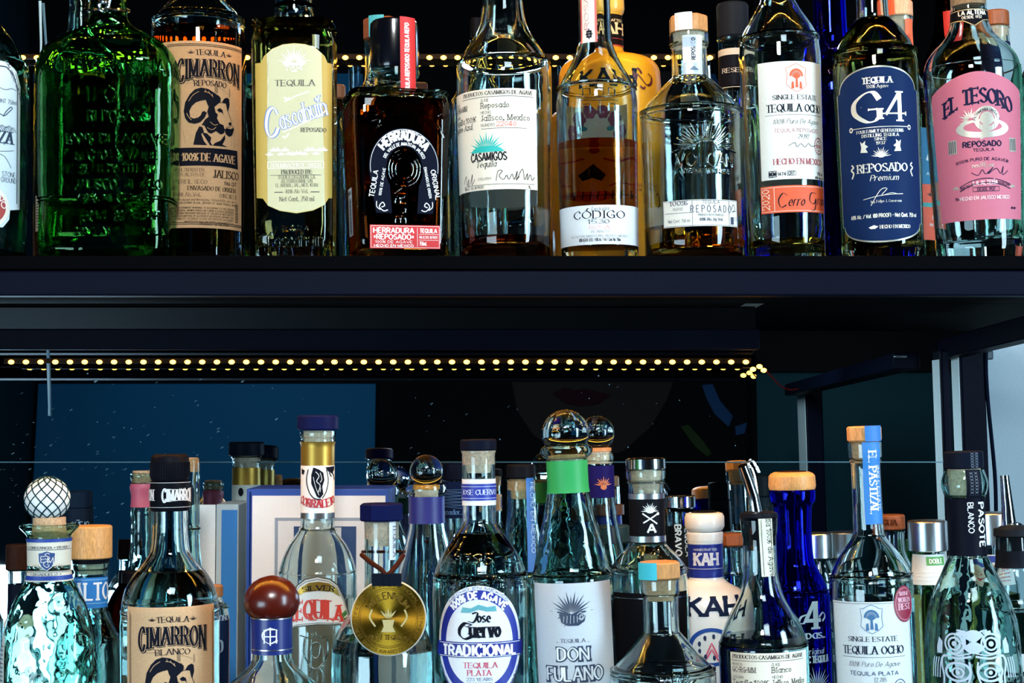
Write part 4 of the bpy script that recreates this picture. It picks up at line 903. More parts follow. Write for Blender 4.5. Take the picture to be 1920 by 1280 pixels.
b = Bottle('clear bottle with white label, small red tree and orange band, beside the conical-shouldered one', 1469, 300, .072, ZU, [(490, 71), (484, 76), (108, 77), (82, 74), (62, 68), (42, 57), (22, 44), (8, 36), (-8, 31), (-70, 28)], lean=-1.7, group=UP)
b.glass(CLEAR, base=.02); b.liquid(452, PALE)
lab = paper(b, 'front_label', mat('#dfe3dc', .6), rec(1494 - 72, 114, 1494 + 74, 336), 1494, 225)
ocho(b, lab, 1496, 114, 1.0, '#1c222c', '#cc5a30', 'REPOSADO', '29,192')
lab = paper(b, 'harvest_label', mat('#d9562c', .6), rec(1494 - 70, 347, 1494 + 76, 398), 1494, 372)
print_(b, lab, txt('2020', 1442, 372, 38, 14, SLB, rot=-90) + line([(1452, 350), (1452, 395)], 1) + line(rec(1427, 350, 1566, 395), .8, True), mat('#f2d9c4', .6))
print_(b, lab, nibcurve([(1476, 366), (1468, 362), (1460, 374), (1464, 388), (1474, 384)], 2.4, .8) + txt('erro', 1492, 386, 30, 18, St(.12, .05, 0), slant=.3) + nibcurve([(1536, 362), (1524, 362), (1520, 376), (1530, 382), (1536, 372), (1532, 392), (1522, 394)], 2.4, .8) + txt('rande', 1560, 383, 42, 17, St(.12, .05, 0), slant=.3), INK)
paper(b, 'back_label', thin_paper('#d8dcd8'), rec(1469 - 84, 185, 1469 + 40, 348), 1469, 260, 180)

# navy label
b = Bottle('clear bottle filled with pale gold and a navy oval-ended label', 1648, 300, .045, ZU, [(490, 75), (484, 79), (132, 80), (108, 77), (86, 69), (66, 57), (50, 45), (38, 35), (28, 30), (-70, 29)], lean=-1.8, group=UP)
b.glass(CLEAR, base=.022); b.liquid(40, STRAW)
def stad(d):
    return [(1650 - 92 + d, 420 - d * .2), (1650 - 92 + d, 166), (1650 - 84 + d, 164)] + [(1650 - (84 - d) * math.cos(t), 164 - (43 - d) * math.sin(t)) for t in np.linspace(.05, math.pi - .05, 24)] + [(1650 + 84 - d, 164), (1650 + 92 - d, 166), (1650 + 92 - d, 420 - d * .2)] + [(1650 + (86 - d) * math.cos(t), 418 + (36 - d) * math.sin(t)) for t in np.linspace(0, math.pi, 24)]
lab = paper(b, 'front_label', mat('#b9bcae', .35, .6), stad(0), 1650, 290)
lab = b.decal('label_field', fill(stad(3), dx=4), mat('#13284f', .5, var=.03), .0006, parent=lab)
FOIL = mat('#dfe0d2', .4, .35)
P = txt('TEQUILA', 1650, 154, 54, 11, SERB) + txt('100% Agave', 1650, 163, 40, 6, SERL)
P += txt('G', 1630, 226, 54, 54, St(.20, .05, .04)) + txt('4', 1684, 226, 38, 54, St(.15, .05, .07))
P += line([(1598, 237), (1706, 237)], 1.2) + fill(ell(1596, 238, 4, 5), ell(1596, 238, 2, 2.5)) + fill(ell(1710, 238, 4, 5), ell(1710, 238, 2, 2.5))
P += txt('FOUR FAMILY GENERATIONS', 1652, 247, 88, 5.5, SER) + txt('DISTILLING TEQUILA', 1652, 255, 68, 5.5, SER) + txt('SINCE', 1652, 262, 22, 5, SER) + txt('1937', 1652, 270, 16, 5.5, SER)
for s in (-1, 1): P += moved([[(1652 + s * (x - 1652), y) for x, y in q] for q in fill([(1614, 262), (1618, 266), (1624, 261), (1623, 268), (1629, 273), (1624, 276), (1628, 284), (1614, 283), (1616, 274)])])
P += burst(1652, 293, 2, 19, 8, 172, 11, .4) + fill(ell(1652, 291, 7, 4, 12))
P += txt('REPOSADO', 1654, 321, 94, 15, SER) + txt('Premium', 1656, 338, 52, 11, St(.12, .05, 0), slant=.3)
for s in (-1, 1): P += curve([(1654 + s * 60, 304), (1654 + s * 56, 309), (1654 + s * 61, 314), (1654 + s * 56, 320), (1654 + s * 60, 330)], 3)
P += curve([(1616, 372), (1650, 366), (1690, 364)], 1) + curve([(1630, 384), (1648, 356), (1660, 354), (1650, 366), (1668, 362), (1678, 364)], 1.1) + txt('Ing. Felipe J. Camarena', 1658, 379, 56, 4.5, SERL)
P += txt('40% Alc. / Vol. (80 PROOF) - Net Cont. 750 ml', 1654, 407, 132, 7, SAN) + fill([(1624, 425), (1634, 421), (1642, 424), (1636, 428), (1628, 428)]) + txt('HECHO EN MEXICO', 1674, 428, 58, 6, SER)
print_(b, lab, P, FOIL, .0009)
print_(b, lab, fill(rec(1618, 246 - 64 + 15, 1619, 198)), FOIL, .0009, 'lettering_dot')

# pink label
b = Bottle('wide clear bottle with a large pink label and black collar label', 1830, 300, .045, ZU, [(490, 79), (484, 82), (320, 86), (150, 90), (130, 88), (112, 83), (94, 71), (80, 57), (66, 45), (52, 38), (36, 34), (10, 33), (-70, 33)], lean=-2.0, group=UP)
b.glass(CLEAR, base=.02); b.liquid(470, WATER); cork(b, -30, 12, 29, CORK, 1.0)
ts = [(1838 + x, 132 + 34 * (abs(x) / 96) ** 1.7) for x in np.linspace(-96, 96, 25)]
lab = paper(b, 'front_label', mat('#c2667a', .65, var=.04), [(1838 - 86, 411), (1838 - 99, 180), (1838 - 97, 170)] + ts + [(1838 + 97, 170), (1838 + 99, 180), (1838 + 86, 411)], 1838, 280)
up = lambda x, y: (x, y - 22 * (x / 66) ** 2 + 6)
P = txt('EL TESORO', 1839, 197, 132, 27, St(.20, .10, .12, gap=2.6), warp=up)
P += txt('REPOSADO', 1842, 274, 70, 10, SANB) + txt('TEQUILA', 1844, 283, 38, 5.5, SAN) + txt('@100% PURO DE AGAVE@', 1842, 300, 98, 5.5, SAN, arc=220)
P += curve([(1820, 322), (1832, 328), (1840, 318), (1846, 326), (1860, 314), (1850, 326), (1866, 316), (1874, 326), (1880, 312), (1878, 328), (1890, 320)], 1.3) + txt('750 ml', 1794, 372, 12, 5, SAN) + txt('40% ABV', 1900, 392, 12, 4, SAN)
print_(b, lab, P, mat('#1b1d3a', .5))
P = fill(ell(1845, 240, 50, 18), ell(1845, 237, 36, 10)) + fill(ell(1852, 222, 24, 24), ell(1852, 222, 15, 15)) + fill(ell(1852, 222, 13, 13)) + burst(1822, 222, 2, 22, 40, 200, 9, .45) + fill([(1840, 236), (1848, 230), (1860, 238), (1850, 256), (1838, 262), (1842, 248)])
for x0 in (1778, 1896): print_(b, lab, fill(rec(x0, 258, x0 + 17, 284)), mat('#c9c4b4', .35, .55), .0007, 'barrel_emblem')
P += txt('DE', 1842, 308, 10, 4, SAN) + txt('DON FELIPE', 1842, 313, 40, 5, SAN)
P += burst(1790, 352, 1, 9, 20, 160, 7, .5) + burst(1900, 352, 1, 9, 20, 160, 7, .5)
print_(b, lab, P, mat('#c9c4b4', .35, .55), .0007, 'foil_emblem')
P = moved(curve([(1798, 356), (1820, 346), (1846, 342), (1872, 346), (1894, 354)], 1.4) + curve([(1798, 348), (1820, 338), (1846, 334), (1872, 338), (1894, 346)], 1.4)) + txt('CRAFTED AT', 1812, 350, 26, 4.5, SAN, rot=-14) + txt('DISTILLERY', 1880, 347, 26, 4.5, SAN, rot=12) + line(rec(1822, 350, 1870, 358), 1, True) + txt('DESDE 1937', 1846, 356.5, 32, 5, SAN)
for i in range(4): P += line([(1780 + i * 4, 260), (1780 + i * 4, 282)], 1.4) + line([(1898 + i * 4, 260), (1898 + i * 4, 282)], 1.4)
P += txt('PATRIMONIA ORGULLO', 1852, 207, 58, 5, SAN, arc=20)
print_(b, lab, P, mat('#2a2440', .5), .0009)
print_(b, lab, txt('LA ALTEÑA', 1845, 346, 44, 8, SANB) + txt('HECHO EN JALISCO MEXICO', 1844, 373, 92, 6.5, SANB), mat('#e2b8bc', .5), .0009, 'pale_lettering')
b.anchor(1818, 30); lab = b.decal('collar_label', fill([(1764, 14), (1872, 14), (1872, 36), (1840, 40), (1830, 48), (1824, 52), (1818, 48), (1808, 40), (1764, 36)], dx=4, dy=8), BLACKP, .0006)
print_(b, lab, line([(1764, 17), (1872, 17)], 1.4) + line([(1764, 35), (1806, 38), (1818, 46), (1824, 50), (1830, 46), (1842, 38), (1872, 34)], 1.6), mat('#c2b48a', .4, .4), .0009, 'collar_trim')
print_(b, lab, txt('LA ALTEÑA', 1824, 27, 52, 8, SANB) + txt('DESDE 1937', 1822, 34.5, 36, 5, SAN), mat('#e6e0cc', .5), .0009)

# ------------------------------------------------------------------ upper shelf, behind
def back(label, cx, Y, prof, m, liq=None, lc=None, lean=-1., group=UP, zb=None, n=2., ry=1., **q):
    b = Bottle(label, cx, 300 if group == UP else 1150, Y, ZU if zb is None else zb, prof, lean=lean, group=group, n=n, ry=ry, **q)
    b.glass(m, K=48)
    if liq: b.liquid(liq, lc or WATER)
    return b
b = back('amber-filled clear bottle half hidden behind the green flask', 150, .20, [(470, 80), (462, 84), (150, 84), (120, 76), (96, 58), (78, 36), (62, 26), (50, 23), (0, 21), (-70, 22)], WOBBLE, 150, AMBER, lean=-.4)
b.anchor(90, 420, -46); lab = b.decal('back_label', fill(rec(80, 362, 100, 430), dx=4), mat('#d8d4c6', .6), .0004)
print_(b, lab, [q for i in range(11) for q in line([(83, 368 + i * 5.4), (97, 368 + i * 5.4)], 1.6)], mat('#4a4640', .6))
b = back('cone-shouldered bottle with turquoise paper over wooden stopper behind the horseshoe flask', 722, .155, [(476, 88), (470, 92), (238, 92), (226, 88), (206, 74), (180, 50), (158, 40), (150, 37), (110, 35), (80, 36)], CLEAR)
octcap(b, 38, 78, 38, mat('#7a4a34', .5, kind='wood')); capstrip(b, 'cap_paper', mat('#39b6d8', .6), -36, 6, 37.5, 77, 39.5, off=.0014)
b = back('small brown-capped bottle behind, between the yellow label and the horseshoe flask', 632, .27, [(470, 26), (462, 30), (300, 30), (260, 24), (230, 16), (188, 15)], BROWN)
cap(b, 'cap', mat('#5c3a1c', .5, kind='wood'), 160, 187, 18)
b = back('clear bottle with a dark pourer cap behind the typewriter label bottle', 897, .20, [(470, 50), (462, 54), (220, 54), (180, 44), (140, 22), (110, 12), (84, 12), (76, 13)], CLEAR)
b.lathe('cap', BLACKP, [(34, 9), (36, 11), (68, 11), (70, 9)], K=24)
# yellow ceramic
b = Bottle('yellow ceramic bottle with painted swirls behind the skull art bottle', 1146, 300, .175, ZU, [(474, 84), (464, 90), (210, 96), (150, 96), (130, 92), (117, 80), (109, 56), (104, 38), (98, 29), (88, 27), (20, 26), (8, 28)], group=UP, lean=-1.)
YEL = mat('#e0a424', .22, var=.05); b.solid(YEL)
b.lathe('stopper', mat('#e2b048', .3), [(-14, 26), (-10, 30), (18, 31), (26, 29), (30, 25)], K=40)
b.sleeve('neck_label', mat('#17110f', .5), 32, 90); b.anchor(1150, 60)
b.decal('lettering', txt('KAH', 1142, 62, 62, 19, St(.26, .20, .05)) + txt('HANDCRAFTED', 1142, 40, 54, 4.5, SAN), mat('#e6cf9a', .5), .0010); b.decal('neck_trim', line([(1112, 72), (1176, 72)], 1) + fill(rec(1112, 84, 1176, 86)), mat('#a8282a', .5), .0010)
b.anchor(1190, 150); K_ = txt('KAH', 1134, 158, 112, 28, St(.30, .24, .04)); b.decal('painted_lettering', K_, mat('#14202c', .4), .0006)
sw = nibcurve([(1222, 134), (1232, 140), (1230, 152), (1218, 156), (1206, 146), (1196, 138), (1192, 150)], 6, 2) + curve([(1196, 126), (1202, 130), (1206, 136)], 4) + curve([(1202, 160), (1210, 164), (1214, 160)], 4) + curve([(1186, 132), (1190, 138), (1188, 144)], 3)
sw += nibcurve([(1226, 392), (1236, 380), (1232, 362), (1222, 366)], 5, 2) + txt('TEQUILA', 1206, 350, 36, 5, SAN) + txt('100% AGAVE', 1206, 358, 36, 4, SAN)
b.decal('painted_swirls', sw, mat('#5a1a1c', .4), .0006)
b = back('bottle with black neck label and dark cap, half behind the orange band bottle', 1380, .19, [(470, 60), (462, 64), (280, 64), (240, 52), (205, 33), (190, 29), (90, 28), (78, 30), (74, 31)], CLEAR)
b.lathe('cap', mat('#1a2028', .4), [(8, 27), (12, 30), (70, 30), (74, 27)]); b.sleeve('neck_label', mat('#10131c', .5), 108, 165); b.sleeve('neck_paper', mat('#c9c4b6', .6), 96, 108)
b.anchor(1366, 130); b.decal('lettering', txt('RESERVA', 1385, 135, 62, 8, SER) + line([(1350, 163), (1400, 163)], 1), mat('#d8d4c8', .6), .0008)
b = back('cobalt blue glass bottle behind the orange band bottle', 1566, .21, [(470, 60), (462, 66), (190, 66), (150, 60), (118, 46), (96, 36), (60, 31), (-70, 30)], COBALT, lean=-1.5)
b = back('bottle with pale wood stopper and orange strip behind the navy label bottle', 1694, .165, [(476, 54), (468, 58), (210, 58), (170, 50), (140, 34), (120, 28), (60, 25), (34, 27)], CLEAR, 200, AMBER, lean=-1.3)
cap(b, 'stopper', mat('#d8a07a', .5, kind='wood'), 4, 33, 27); cork(b, 34, 74, 20)
capstrip(b, 'cap_paper', mat('#e2532c', .6), -80, -28, 3.5, 32, 27.6)
b.anchor(1706, 90, 32); lab = b.decal('neck_strip', fill(rec(1697, 34, 1717, 132), dx=4, dy=10), mat('#e2603a', .6), .0005); print_(b, lab, txt('REPOSADO', 1707, 88, 48, 6, SAN, rot=-90), mat('#7a2416', .6), .0009)
b.anchor(1735, 340, 45); lab = b.decal('front_label', fill(rec(1690, 238, 1764, 450), dx=4), mat('#1e6f9c', .6), .0004)
print_(b, lab, fill(rec(1690, 345, 1764, 450), dx=4), mat('#d65a42', .6), .0006, 'orange_field'); print_(b, lab, fill(rec(1690, 380, 1764, 388), dx=4), mat('#3a9a9c', .6), .0008, 'teal_band')
print_(b, lab, txt('A', 1732, 300, 24, 26, SANB) + txt('ALTO', 1734, 328, 34, 6, SAN) + txt('PO', 1738, 412, 16, 8, SAN) + txt('100 PROC', 1736, 424, 30, 5, SAN), mat('#d8dee0', .6), .0010)
print_(b, lab, burst(1732, 368, 1, 16, 20, 160, 7, .5), mat('#123a44', .6), .0010, 'agave_emblem')
b = back('dark brown glass bottle behind, between the navy and pink labels', 1796, .27, [(470, 70), (462, 74), (190, 74), (150, 68), (110, 54), (80, 42), (50, 34), (0, 30), (-70, 28)], BROWN, 200, DEEP, lean=-1.3)
b.anchor(1780, 50, -14); b.decal('red_seal', fill(rec(1762, 18, 1784, 70), dx=4), mat('#b81e26', .5), .0005)
b = back('bottle with reddish wood stopper behind the pink label bottle', 1876, .19, [(476, 56), (468, 60), (230, 60), (190, 50), (160, 30), (140, 27), (64, 25), (54, 27)], CLEAR, lean=-1.4)
cap(b, 'stopper', REDWOOD, 22, 51, 26); cork(b, 52, 82, 21); b.sleeve('neck_label', mat('#141b38', .5), 82, 150)
b = back('sliver of a greenish bottle beside the pink label bottle', 1986, .10, [(490, 70), (484, 76), (210, 78), (160, 72), (130, 58), (100, 40), (70, 30), (0, 28)], GREENISH, lean=-1.6)
# ------------------------------------------------------------------ lower shelf, front row (their feet stand below the picture)
ZL = LOWER_Z
def low(label, cx, Y, prof, m, lean=-1., n=2., ry=1., base=.016, liq=None, lc=None, wall=.003, K=None, cyr=1150, **q):
    b = Bottle(label, cx, cyr, Y, ZL, [(1530, prof[0][1])] + prof, lean=lean, group=LO, n=n, ry=ry, **q)
    b.glass(m, base=base, wall=wall, K=K)
    if liq: b.liquid(liq, lc or WATER)
    return b
# white net-patterned ball stopper
b = low('rounded hammered glass bottle with a white ball stopper patterned in dark net', 92, -.02, [(1515, 80), (1290, 84), (1215, 83), (1175, 77), (1140, 68), (1112, 56), (1092, 45), (1078, 40, 2.1), (1060, 39, 2), (1010, 40, 2), (1003, 41, 2), (996, 47, 2), (989, 53, 2), (984, 54, 2), (982, 52, 2)], HAMMER, lean=-.6, n=2.6, ry=.8, base=.02)
b.lathe('stopper', CORK, [(969, 29), (970, 30), (985, 30), (1006, 33), (1012, 30)], K=32)
R_ = 42; ballc = 935
ball = b.lathe('stopper_ball', mat('#e9efee', .45), [(ballc - R_ * math.cos(t), max(.5, R_ * math.sin(t))) for t in np.linspace(.01, math.pi - .45, 24)], K=48, cx=-4)
net = []
r_ = R_ / b.k; zc = b.z(ballc)
for s in (1, -1):
    for i in range(12):
        pts = []
        for t in np.linspace(.12, math.pi - .5, 14):
            a = i * math.pi / 6 + s * t * .95
            pts.append((r_ * 1.005 * math.sin(t) * math.sin(a) - 4 / b.k, -r_ * 1.005 * math.sin(t) * math.cos(a), zc + r_ * 1.005 * math.cos(t)))
        net.append(tube_vf(pts, .00062, 5))
mesh('net_pattern', *join_vf(*net), mat('#12333c', .5), ball)
b.sleeve('neck_label', mat('#dad8c8', .6), 1010, 1087); b.anchor(88, 1050)
[b.decal('blue_band', fill(rec(20, y0, 156, y1), dx=4), mat('#1f3f96', .5), .0008) for y0, y1 in ((1010, 1016), (1079, 1087))]
b.decal('band_lettering', txt('+ CONSTANCIA + DESDE +', 92, 1028, 92, 4, SERB) + txt('+ BISABUELO + ', 88, 1078, 62, 4, SERB) + line([(30, 1030), (150, 1030)], .8) + line([(30, 1072), (150, 1072)], .8), mat('#26304e', .6), .0009)
shd = [(90 + x, y) for x, y in [(-15, 1036), (-8, 1035), (0, 1032), (8, 1035), (15, 1036), (14, 1052), (9, 1062), (0, 1069), (-9, 1062), (-14, 1052)]]
o = b.decal('shield_emblem', fill(shd, dx=3), mat('#21437c', .5), .0009)
b.decal('monogram', txt('E', 84, 1053, 8, 11, SANL) + txt('M', 97, 1055, 10, 11, SANL) + txt('S', 91, 1048, 8, 12, SANL) + txt('G', 90, 1062, 10, 11, SANL) + line(shd, 1, True), mat('#e8e8e0', .5), .0012, parent=o)
b.decal('sun_rays', burst(70, 1066, 4, 12, 20, 160, 9, .25) + burst(112, 1066, 4, 12, 20, 160, 9, .25), mat('#b9b09a', .6), .0008)
b.anchor(20, 1250, -62); lab = b.decal('side_label', fill([(0, 1290), (0, 1200), (10, 1188), (20, 1184), (30, 1188), (40, 1200), (40, 1290)], dx=4), mat('#c3cbc8', .6), .0004)
print_(b, lab, [q for i in range(9) for q in line([(4, 1214 + i * 8), (36, 1214 + i * 8)], 2)], mat('#56606a', .6))

# round wooden cap, blue band
b = low('dimpled glass bottle with a wide pale wooden cap and bright blue neck band', 170, .075, [(1500, 58), (1260, 60), (1200, 58), (1180, 50), (1162, 40), (1148, 33), (1136, 30), (1070, 30), (1066, 32), (1056, 33), (1054, 32)], WOBBLE, lean=-.6)
cap(b, 'cap', mat('#c99a5e', .5, kind='wood'), 985, 1046, 39, K=48); b.lathe('cap_ring', BLACKP, [(1046, 34), (1055, 33)], K=40); cork(b, 1055, 1075, 24)
b.sleeve('neck_label', mat('#2276c4', .45), 1080, 1137); b.anchor(166, 1110)
b.decal('lettering', txt('ALTOS', 183, 1124, 86, 30, St(.16, .12, .06)) , mat('#dfe8f0', .5), .0009); b.decal('neck_trim', line([(110, 1087), (222, 1087)], 1.3) + line([(110, 1131), (222, 1131)], 1.3), mat('#7fc0ea', .5), .0008)
b = low('bottle with a black ribbed screw cap behind the ball stopper bottle', 146, .17, [(1450, 50), (1180, 52), (1120, 46), (1080, 30), (1060, 25), (990, 24)], CLEAR, lean=-.6)
cap(b, 'cap', mat('#0a1a2c', .3), 920, 952, 26); b.sleeve('neck_sleeve', mat('#0c1a2a', .4), 952, 1040, hw=26)
b.lathe('sleeve_body', mat('#0c1a2a', .4), [(952, 23), (953, 25.5), (996, 25.5), (997, 23)]); b.anchor(150, 975, hw=25.6); b.decal('lettering', txt('AÑEJO', 150, 990, 34, 12, SANL), mat('#8ab0c8', .5), .0008)
b = low('bottle with a squat dark wooden cap half hidden behind the white ball stopper bottle', 34, .15, [(1450, 40), (1240, 42), (1200, 38), (1165, 24), (1150, 19), (1074, 18), (1070, 19)], CLEAR, lean=-.5)
cap(b, 'cap', DARKWOOD, 1020, 1068, 23); b.sleeve('neck_label', mat('#0c1426', .4), 1094, 1150); b.sleeve('neck_paper', mat('#c8d4d8', .5), 1150, 1172)
b = low('sliver of a dark-label bottle below the squat dark wooden cap', -66, .04, [(1515, 68), (1200, 70), (1160, 66), (1130, 52), (1100, 36), (1060, 28)], CLEAR, lean=-.4)
b.anchor(-30, 1230, 30); b.decal('front_label', fill(rec(-90, 1170, 6, 1300), dx=4), mat('#20304a', .6), .0004)

# kraft ram label, blanco
b = low('round clear bottle with a brown kraft ram label and ribbed black screw cap', 319, -.03, [(1515, 88), (1170, 91), (1150, 90), (1122, 87), (1098, 80), (1078, 69), (1060, 54), (1044, 42), (1030, 36), (1000, 33), (955, 32)], CLEAR, lean=-.7, liq=1070)
rib = b.lathe('cap', mat('#0c0e16', .3), [(851, 28), (853, 32), (858, 35), (897, 35.5), (900, 33.5)], K=48)
mesh('cap_ridges', *join_vf(*[box_vf(*(lambda a: (36 / b.k * math.sin(a) - .0004, -36 / b.k * math.cos(a) - .0004, b.z(893), 36 / b.k * math.sin(a) + .0004, -36 / b.k * math.cos(a) + .0004, b.z(866)))(a)) for a in np.arange(48) * math.pi / 24]), mat('#0c0e16', .3), rib)
b.lathe('capsule', mat('#0b0d14', .3), [(900, 33), (902, 36), (953, 37), (957, 35)], K=48)
b.anchor(314, 930, hw=36.8); b.decal('capsule_lettering', txt('CIMARRON', 338, 938, 66, 20, SER, warp=lambda x, y: (x, y * (1 + .3 * (x / 33) ** 2) - 4 * (x / 33) ** 2)) + txt('CIMARRON', 252, 938, 66, 20, SER) + line([(244, 905), (390, 905)], .8) + line([(244, 951), (390, 951)], .8), mat('#cfd3d6', .5), .0008)
lab = paper(b, 'front_label', KRAFT, rec(324 - 98, 1139, 324 + 94, 1490), 324, 1200)
cimarron(b, lab, 324, 1139, 1.04, 'BLANCO')

# reddish ball
b = low('short-necked bottle topped by a glossy reddish-brown mushroom stopper and blue collar', 510, -.075, [(1515, 104), (1380, 106), (1330, 102), (1300, 92), (1280, 78), (1266, 62), (1252, 47), (1240, 39), (1226, 36), (1160, 35)], CLEAR, lean=-.5, cyr=1230)
b.lathe('stopper', mat('#4e150b', .25, spec=.6, var=.15), [(1078, .5), (1079, 8), (1083, 22), (1090, 34), (1100, 43), (1114, 50), (1130, 52), (1144, 48), (1153, 42), (1157, 36)], K=48, ang=60)
b.sleeve('collar', mat('#14266e', .35), 1158, 1223, hw=37); b.lathe('collar_core', mat('#14266e', .4), [(1158, 36), (1223, 36)], K=40)
b.anchor(507, 1190, hw=37.2); P = txt('H', 507, 1206, 22, 26, SANL) + nibcurve([(520, 1182), (507, 1178), (494, 1186), (494, 1198), (506, 1206), (520, 1200)], 3.4, 1.2) + line([(498, 1180), (516, 1180)], 2) + line([(507, 1176), (507, 1210)], 2.4)
b.decal('monogram', P, mat('#e3e9ee', .4), .0009); b.decal('collar_trim', line([(440, 1161), (574, 1161)], 2) + line([(440, 1219), (574, 1219)], 2), SILVER, .0009)

# tall bottle: dark cap, gold band
def corralejo_neck(b, y0, k, cx):
    b.sleeve('gold_band', GOLD, y0 + 50 * k, y0 + 94 * k)
    b.sleeve('neck_label', mat('#e8e8e4', .55), y0 + 94 * k, y0 + 182 * k)
b = low('tall clear bottle with navy disc cap, gold band and white label with a black crest', 595, .036, [(1515, 70), (1300, 73), (1095, 73), (1070, 71), (1046, 65), (1024, 55), (1006, 43), (992, 34), (978, 31), (830, 31), (828, 33), (808, 33)], CLEAR, lean=-.2, liq=1118, base=.02)
cap(b, 'cap', NAVYCAP, 778, 806, 38.5, K=56, ch=3.5); cork(b, 807, 840, 27); corralejo_neck(b, 778, 1., 595)
b.sleeve('silver_band', SILVER, 960, 971, off=.0006); b.anchor(594, 915)
P = fill([(588, 876), (584, 890), (584, 906), (590, 920), (594, 930), (600, 934), (606, 926), (604, 912), (608, 900), (606, 886), (598, 880)], dx=3) + curve([(578, 880), (574, 900), (580, 922), (590, 934), (602, 936)], 2) + curve([(612, 880), (616, 900), (612, 920), (604, 934)], 1.6) + fill([(610, 876), (634, 874), (634, 880), (626, 888), (616, 884)], dx=3) + curve([(626, 886), (632, 892), (634, 900)], 2.4) + curve([(618, 886), (624, 894)], 2) + fill([(560, 878), (570, 882), (566, 890), (560, 888)])
cr = b.decal('crest_emblem', P, INK, .0009); b.decal('crest_highlights', curve([(592, 884), (598, 892), (594, 902), (600, 910), (596, 924)], 1.4) + curve([(600, 886), (603, 898), (600, 904)], 1.2) + curve([(588, 894), (592, 912), (598, 928)], 1) + curve([(601, 914), (600, 922)], 1), mat('#c8ccc8', .5), .0012, parent=cr); b.decal('lettering', txt('CORRALEJO', 596, 951, 84, 14, SERB, arc=-90), mat('#b02a34', .5), .0009)
LB = [(522, 1190), (532, 1160), (544, 1124), (556, 1098), (572, 1086), (595, 1081), (618, 1086), (634, 1098), (650, 1126), (664, 1160), (676, 1190), (660, 1180), (636, 1172), (595, 1170), (556, 1174), (536, 1182)]
lab = paper(b, 'front_label', mat('#d9dcd8', .5), LB, 596, 1130)
print_(b, lab, line(LB, 2.4, True) + line([(x + (596 - x) * .06, y + (1134 - y) * .09) for x, y in LB], 1, True), mat('#3c4238', .45), name='label_trim')
print_(b, lab, fill([(x, y - 4) for x, y in [(552, 1124), (562, 1106), (580, 1096), (598, 1094), (618, 1098), (632, 1108), (640, 1124), (622, 1114), (596, 1111), (572, 1114)]], dx=3), GOLD, name='ribbon'); print_(b, lab, txt('SILVER', 597, 1106, 58, 9, SERB, arc=120), INK, .0010)
print_(b, lab, txt('TEQUILA', 592, 1158, 104, 34, SER, warp=lambda x, y: (x, y * (1.0 - .25 * (x / 52) ** 2) - 8 * (x / 52) ** 2)), mat('#c83a2c', .5), .0010); print_(b, lab, txt('BLANCO', 652, 1168, 34, 11, SERB, rot=58), mat('#2c7a3a', .5), .0010)
b.anchor(592, 1220); b.emboss('embossed_shield', [([tuple(q) for q in crom(p, 4)], False) for p in ([(570, 1196), (568, 1220), (576, 1240), (592, 1254), (608, 1240), (616, 1220), (614, 1196)], [(562, 1192), (580, 1196), (592, 1190), (604, 1196), (622, 1192)], [(584, 1210), (592, 1204), (600, 1210), (600, 1226), (592, 1234), (584, 1226), (584, 1210)], [(576, 1248), (584, 1252), (580, 1260)], [(608, 1248), (600, 1252), (604, 1260)])], 3.4, CLEAR, .0013)

# gold medal
b = low('wide-bodied clear bottle with navy octagonal cap and a round gold medal hanging at its neck', 716, -.03, [(1515, 92), (1240, 94), (1212, 92), (1186, 84), (1160, 68), (1140, 52), (1122, 40), (1106, 34), (1090, 32), (985, 32), (980, 33), (976, 33)], CLEAR, lean=-.4, liq=1196)
b.lathe('cap', NAVYCAP, [(943, 38), (946, 42), (973, 42), (976, 39)], K=8, ang=25, rot=22.5); cork(b, 976, 1022, 29, CORKP, .85)
b.anchor(738, 1010, 42); lab = b.decal('seal_strip', fill(rec(731, 976, 746, 1050), dx=4), mat('#cfd6da', .5), .0005); print_(b, lab, txt('TEQUILA', 739, 1014, 60, 8, SER, rot=90), mat('#36405a', .5), .0009)
def px(b, x, y, f): return ((x - b.cx) / b.k, f, b.z(y))
ym = -.060
medal = empty('gold_medal', b.root.location); medal.rotation_euler = (0, 0, 0)
props(medal, 'round gold paper medal hanging by a brown ribbon from a bottle neck', 'medal')
mx, mz = (735 - 716) / b.k, b.z(1143); rm = 68 / b.k
disc = [(0.0, rm * .985), (.0008, rm), (.0016, rm * .985)]
V, Fc = loft([(z, r, r, 2.) for z, r in disc], 64)
V = [(mx + v[0], ym + .0016 - v[2], mz + v[1]) for v in V]
mesh('rim', V, Fc, mat('#d4d2c4', .4, .3), medal)
def medal_mat():
    m = bpy.data.materials.new('brushed_gold'); m.use_nodes = True; N = m.node_tree.nodes; L = m.node_tree.links; p = N['Principled BSDF']
    p.inputs['Base Color'].default_value = lin('#c79a2e'); p.inputs['Metallic'].default_value = 1; p.inputs['Roughness'].default_value = .32; p.inputs['Anisotropic'].default_value = .85
    tg = N.new('ShaderNodeTangent'); tg.direction_type = 'RADIAL'; tg.axis = 'Y'; L.new(tg.outputs[0], p.inputs['Tangent'])
    tc = N.new('ShaderNodeTexCoord'); nz = N.new('ShaderNodeTexNoise'); nz.inputs['Scale'].default_value = 500; b_ = N.new('ShaderNodeBump'); b_.inputs['Strength'].default_value = .08
    L.new(tc.outputs['Object'], nz.inputs[0]); L.new(nz.outputs[0], b_.inputs['Height']); L.new(b_.outputs[0], p.inputs['Normal'])
    return m
V, Fc = loft([(0, rm * .965, rm * .965, 2.), (.0006, rm * .96, rm * .96, 2.)], 64)
fo = mesh('foil_face', [(v[0], -v[2], v[1]) for v in V], Fc, medal_mat(), medal); fo.location = (mx, ym - .0001, mz)
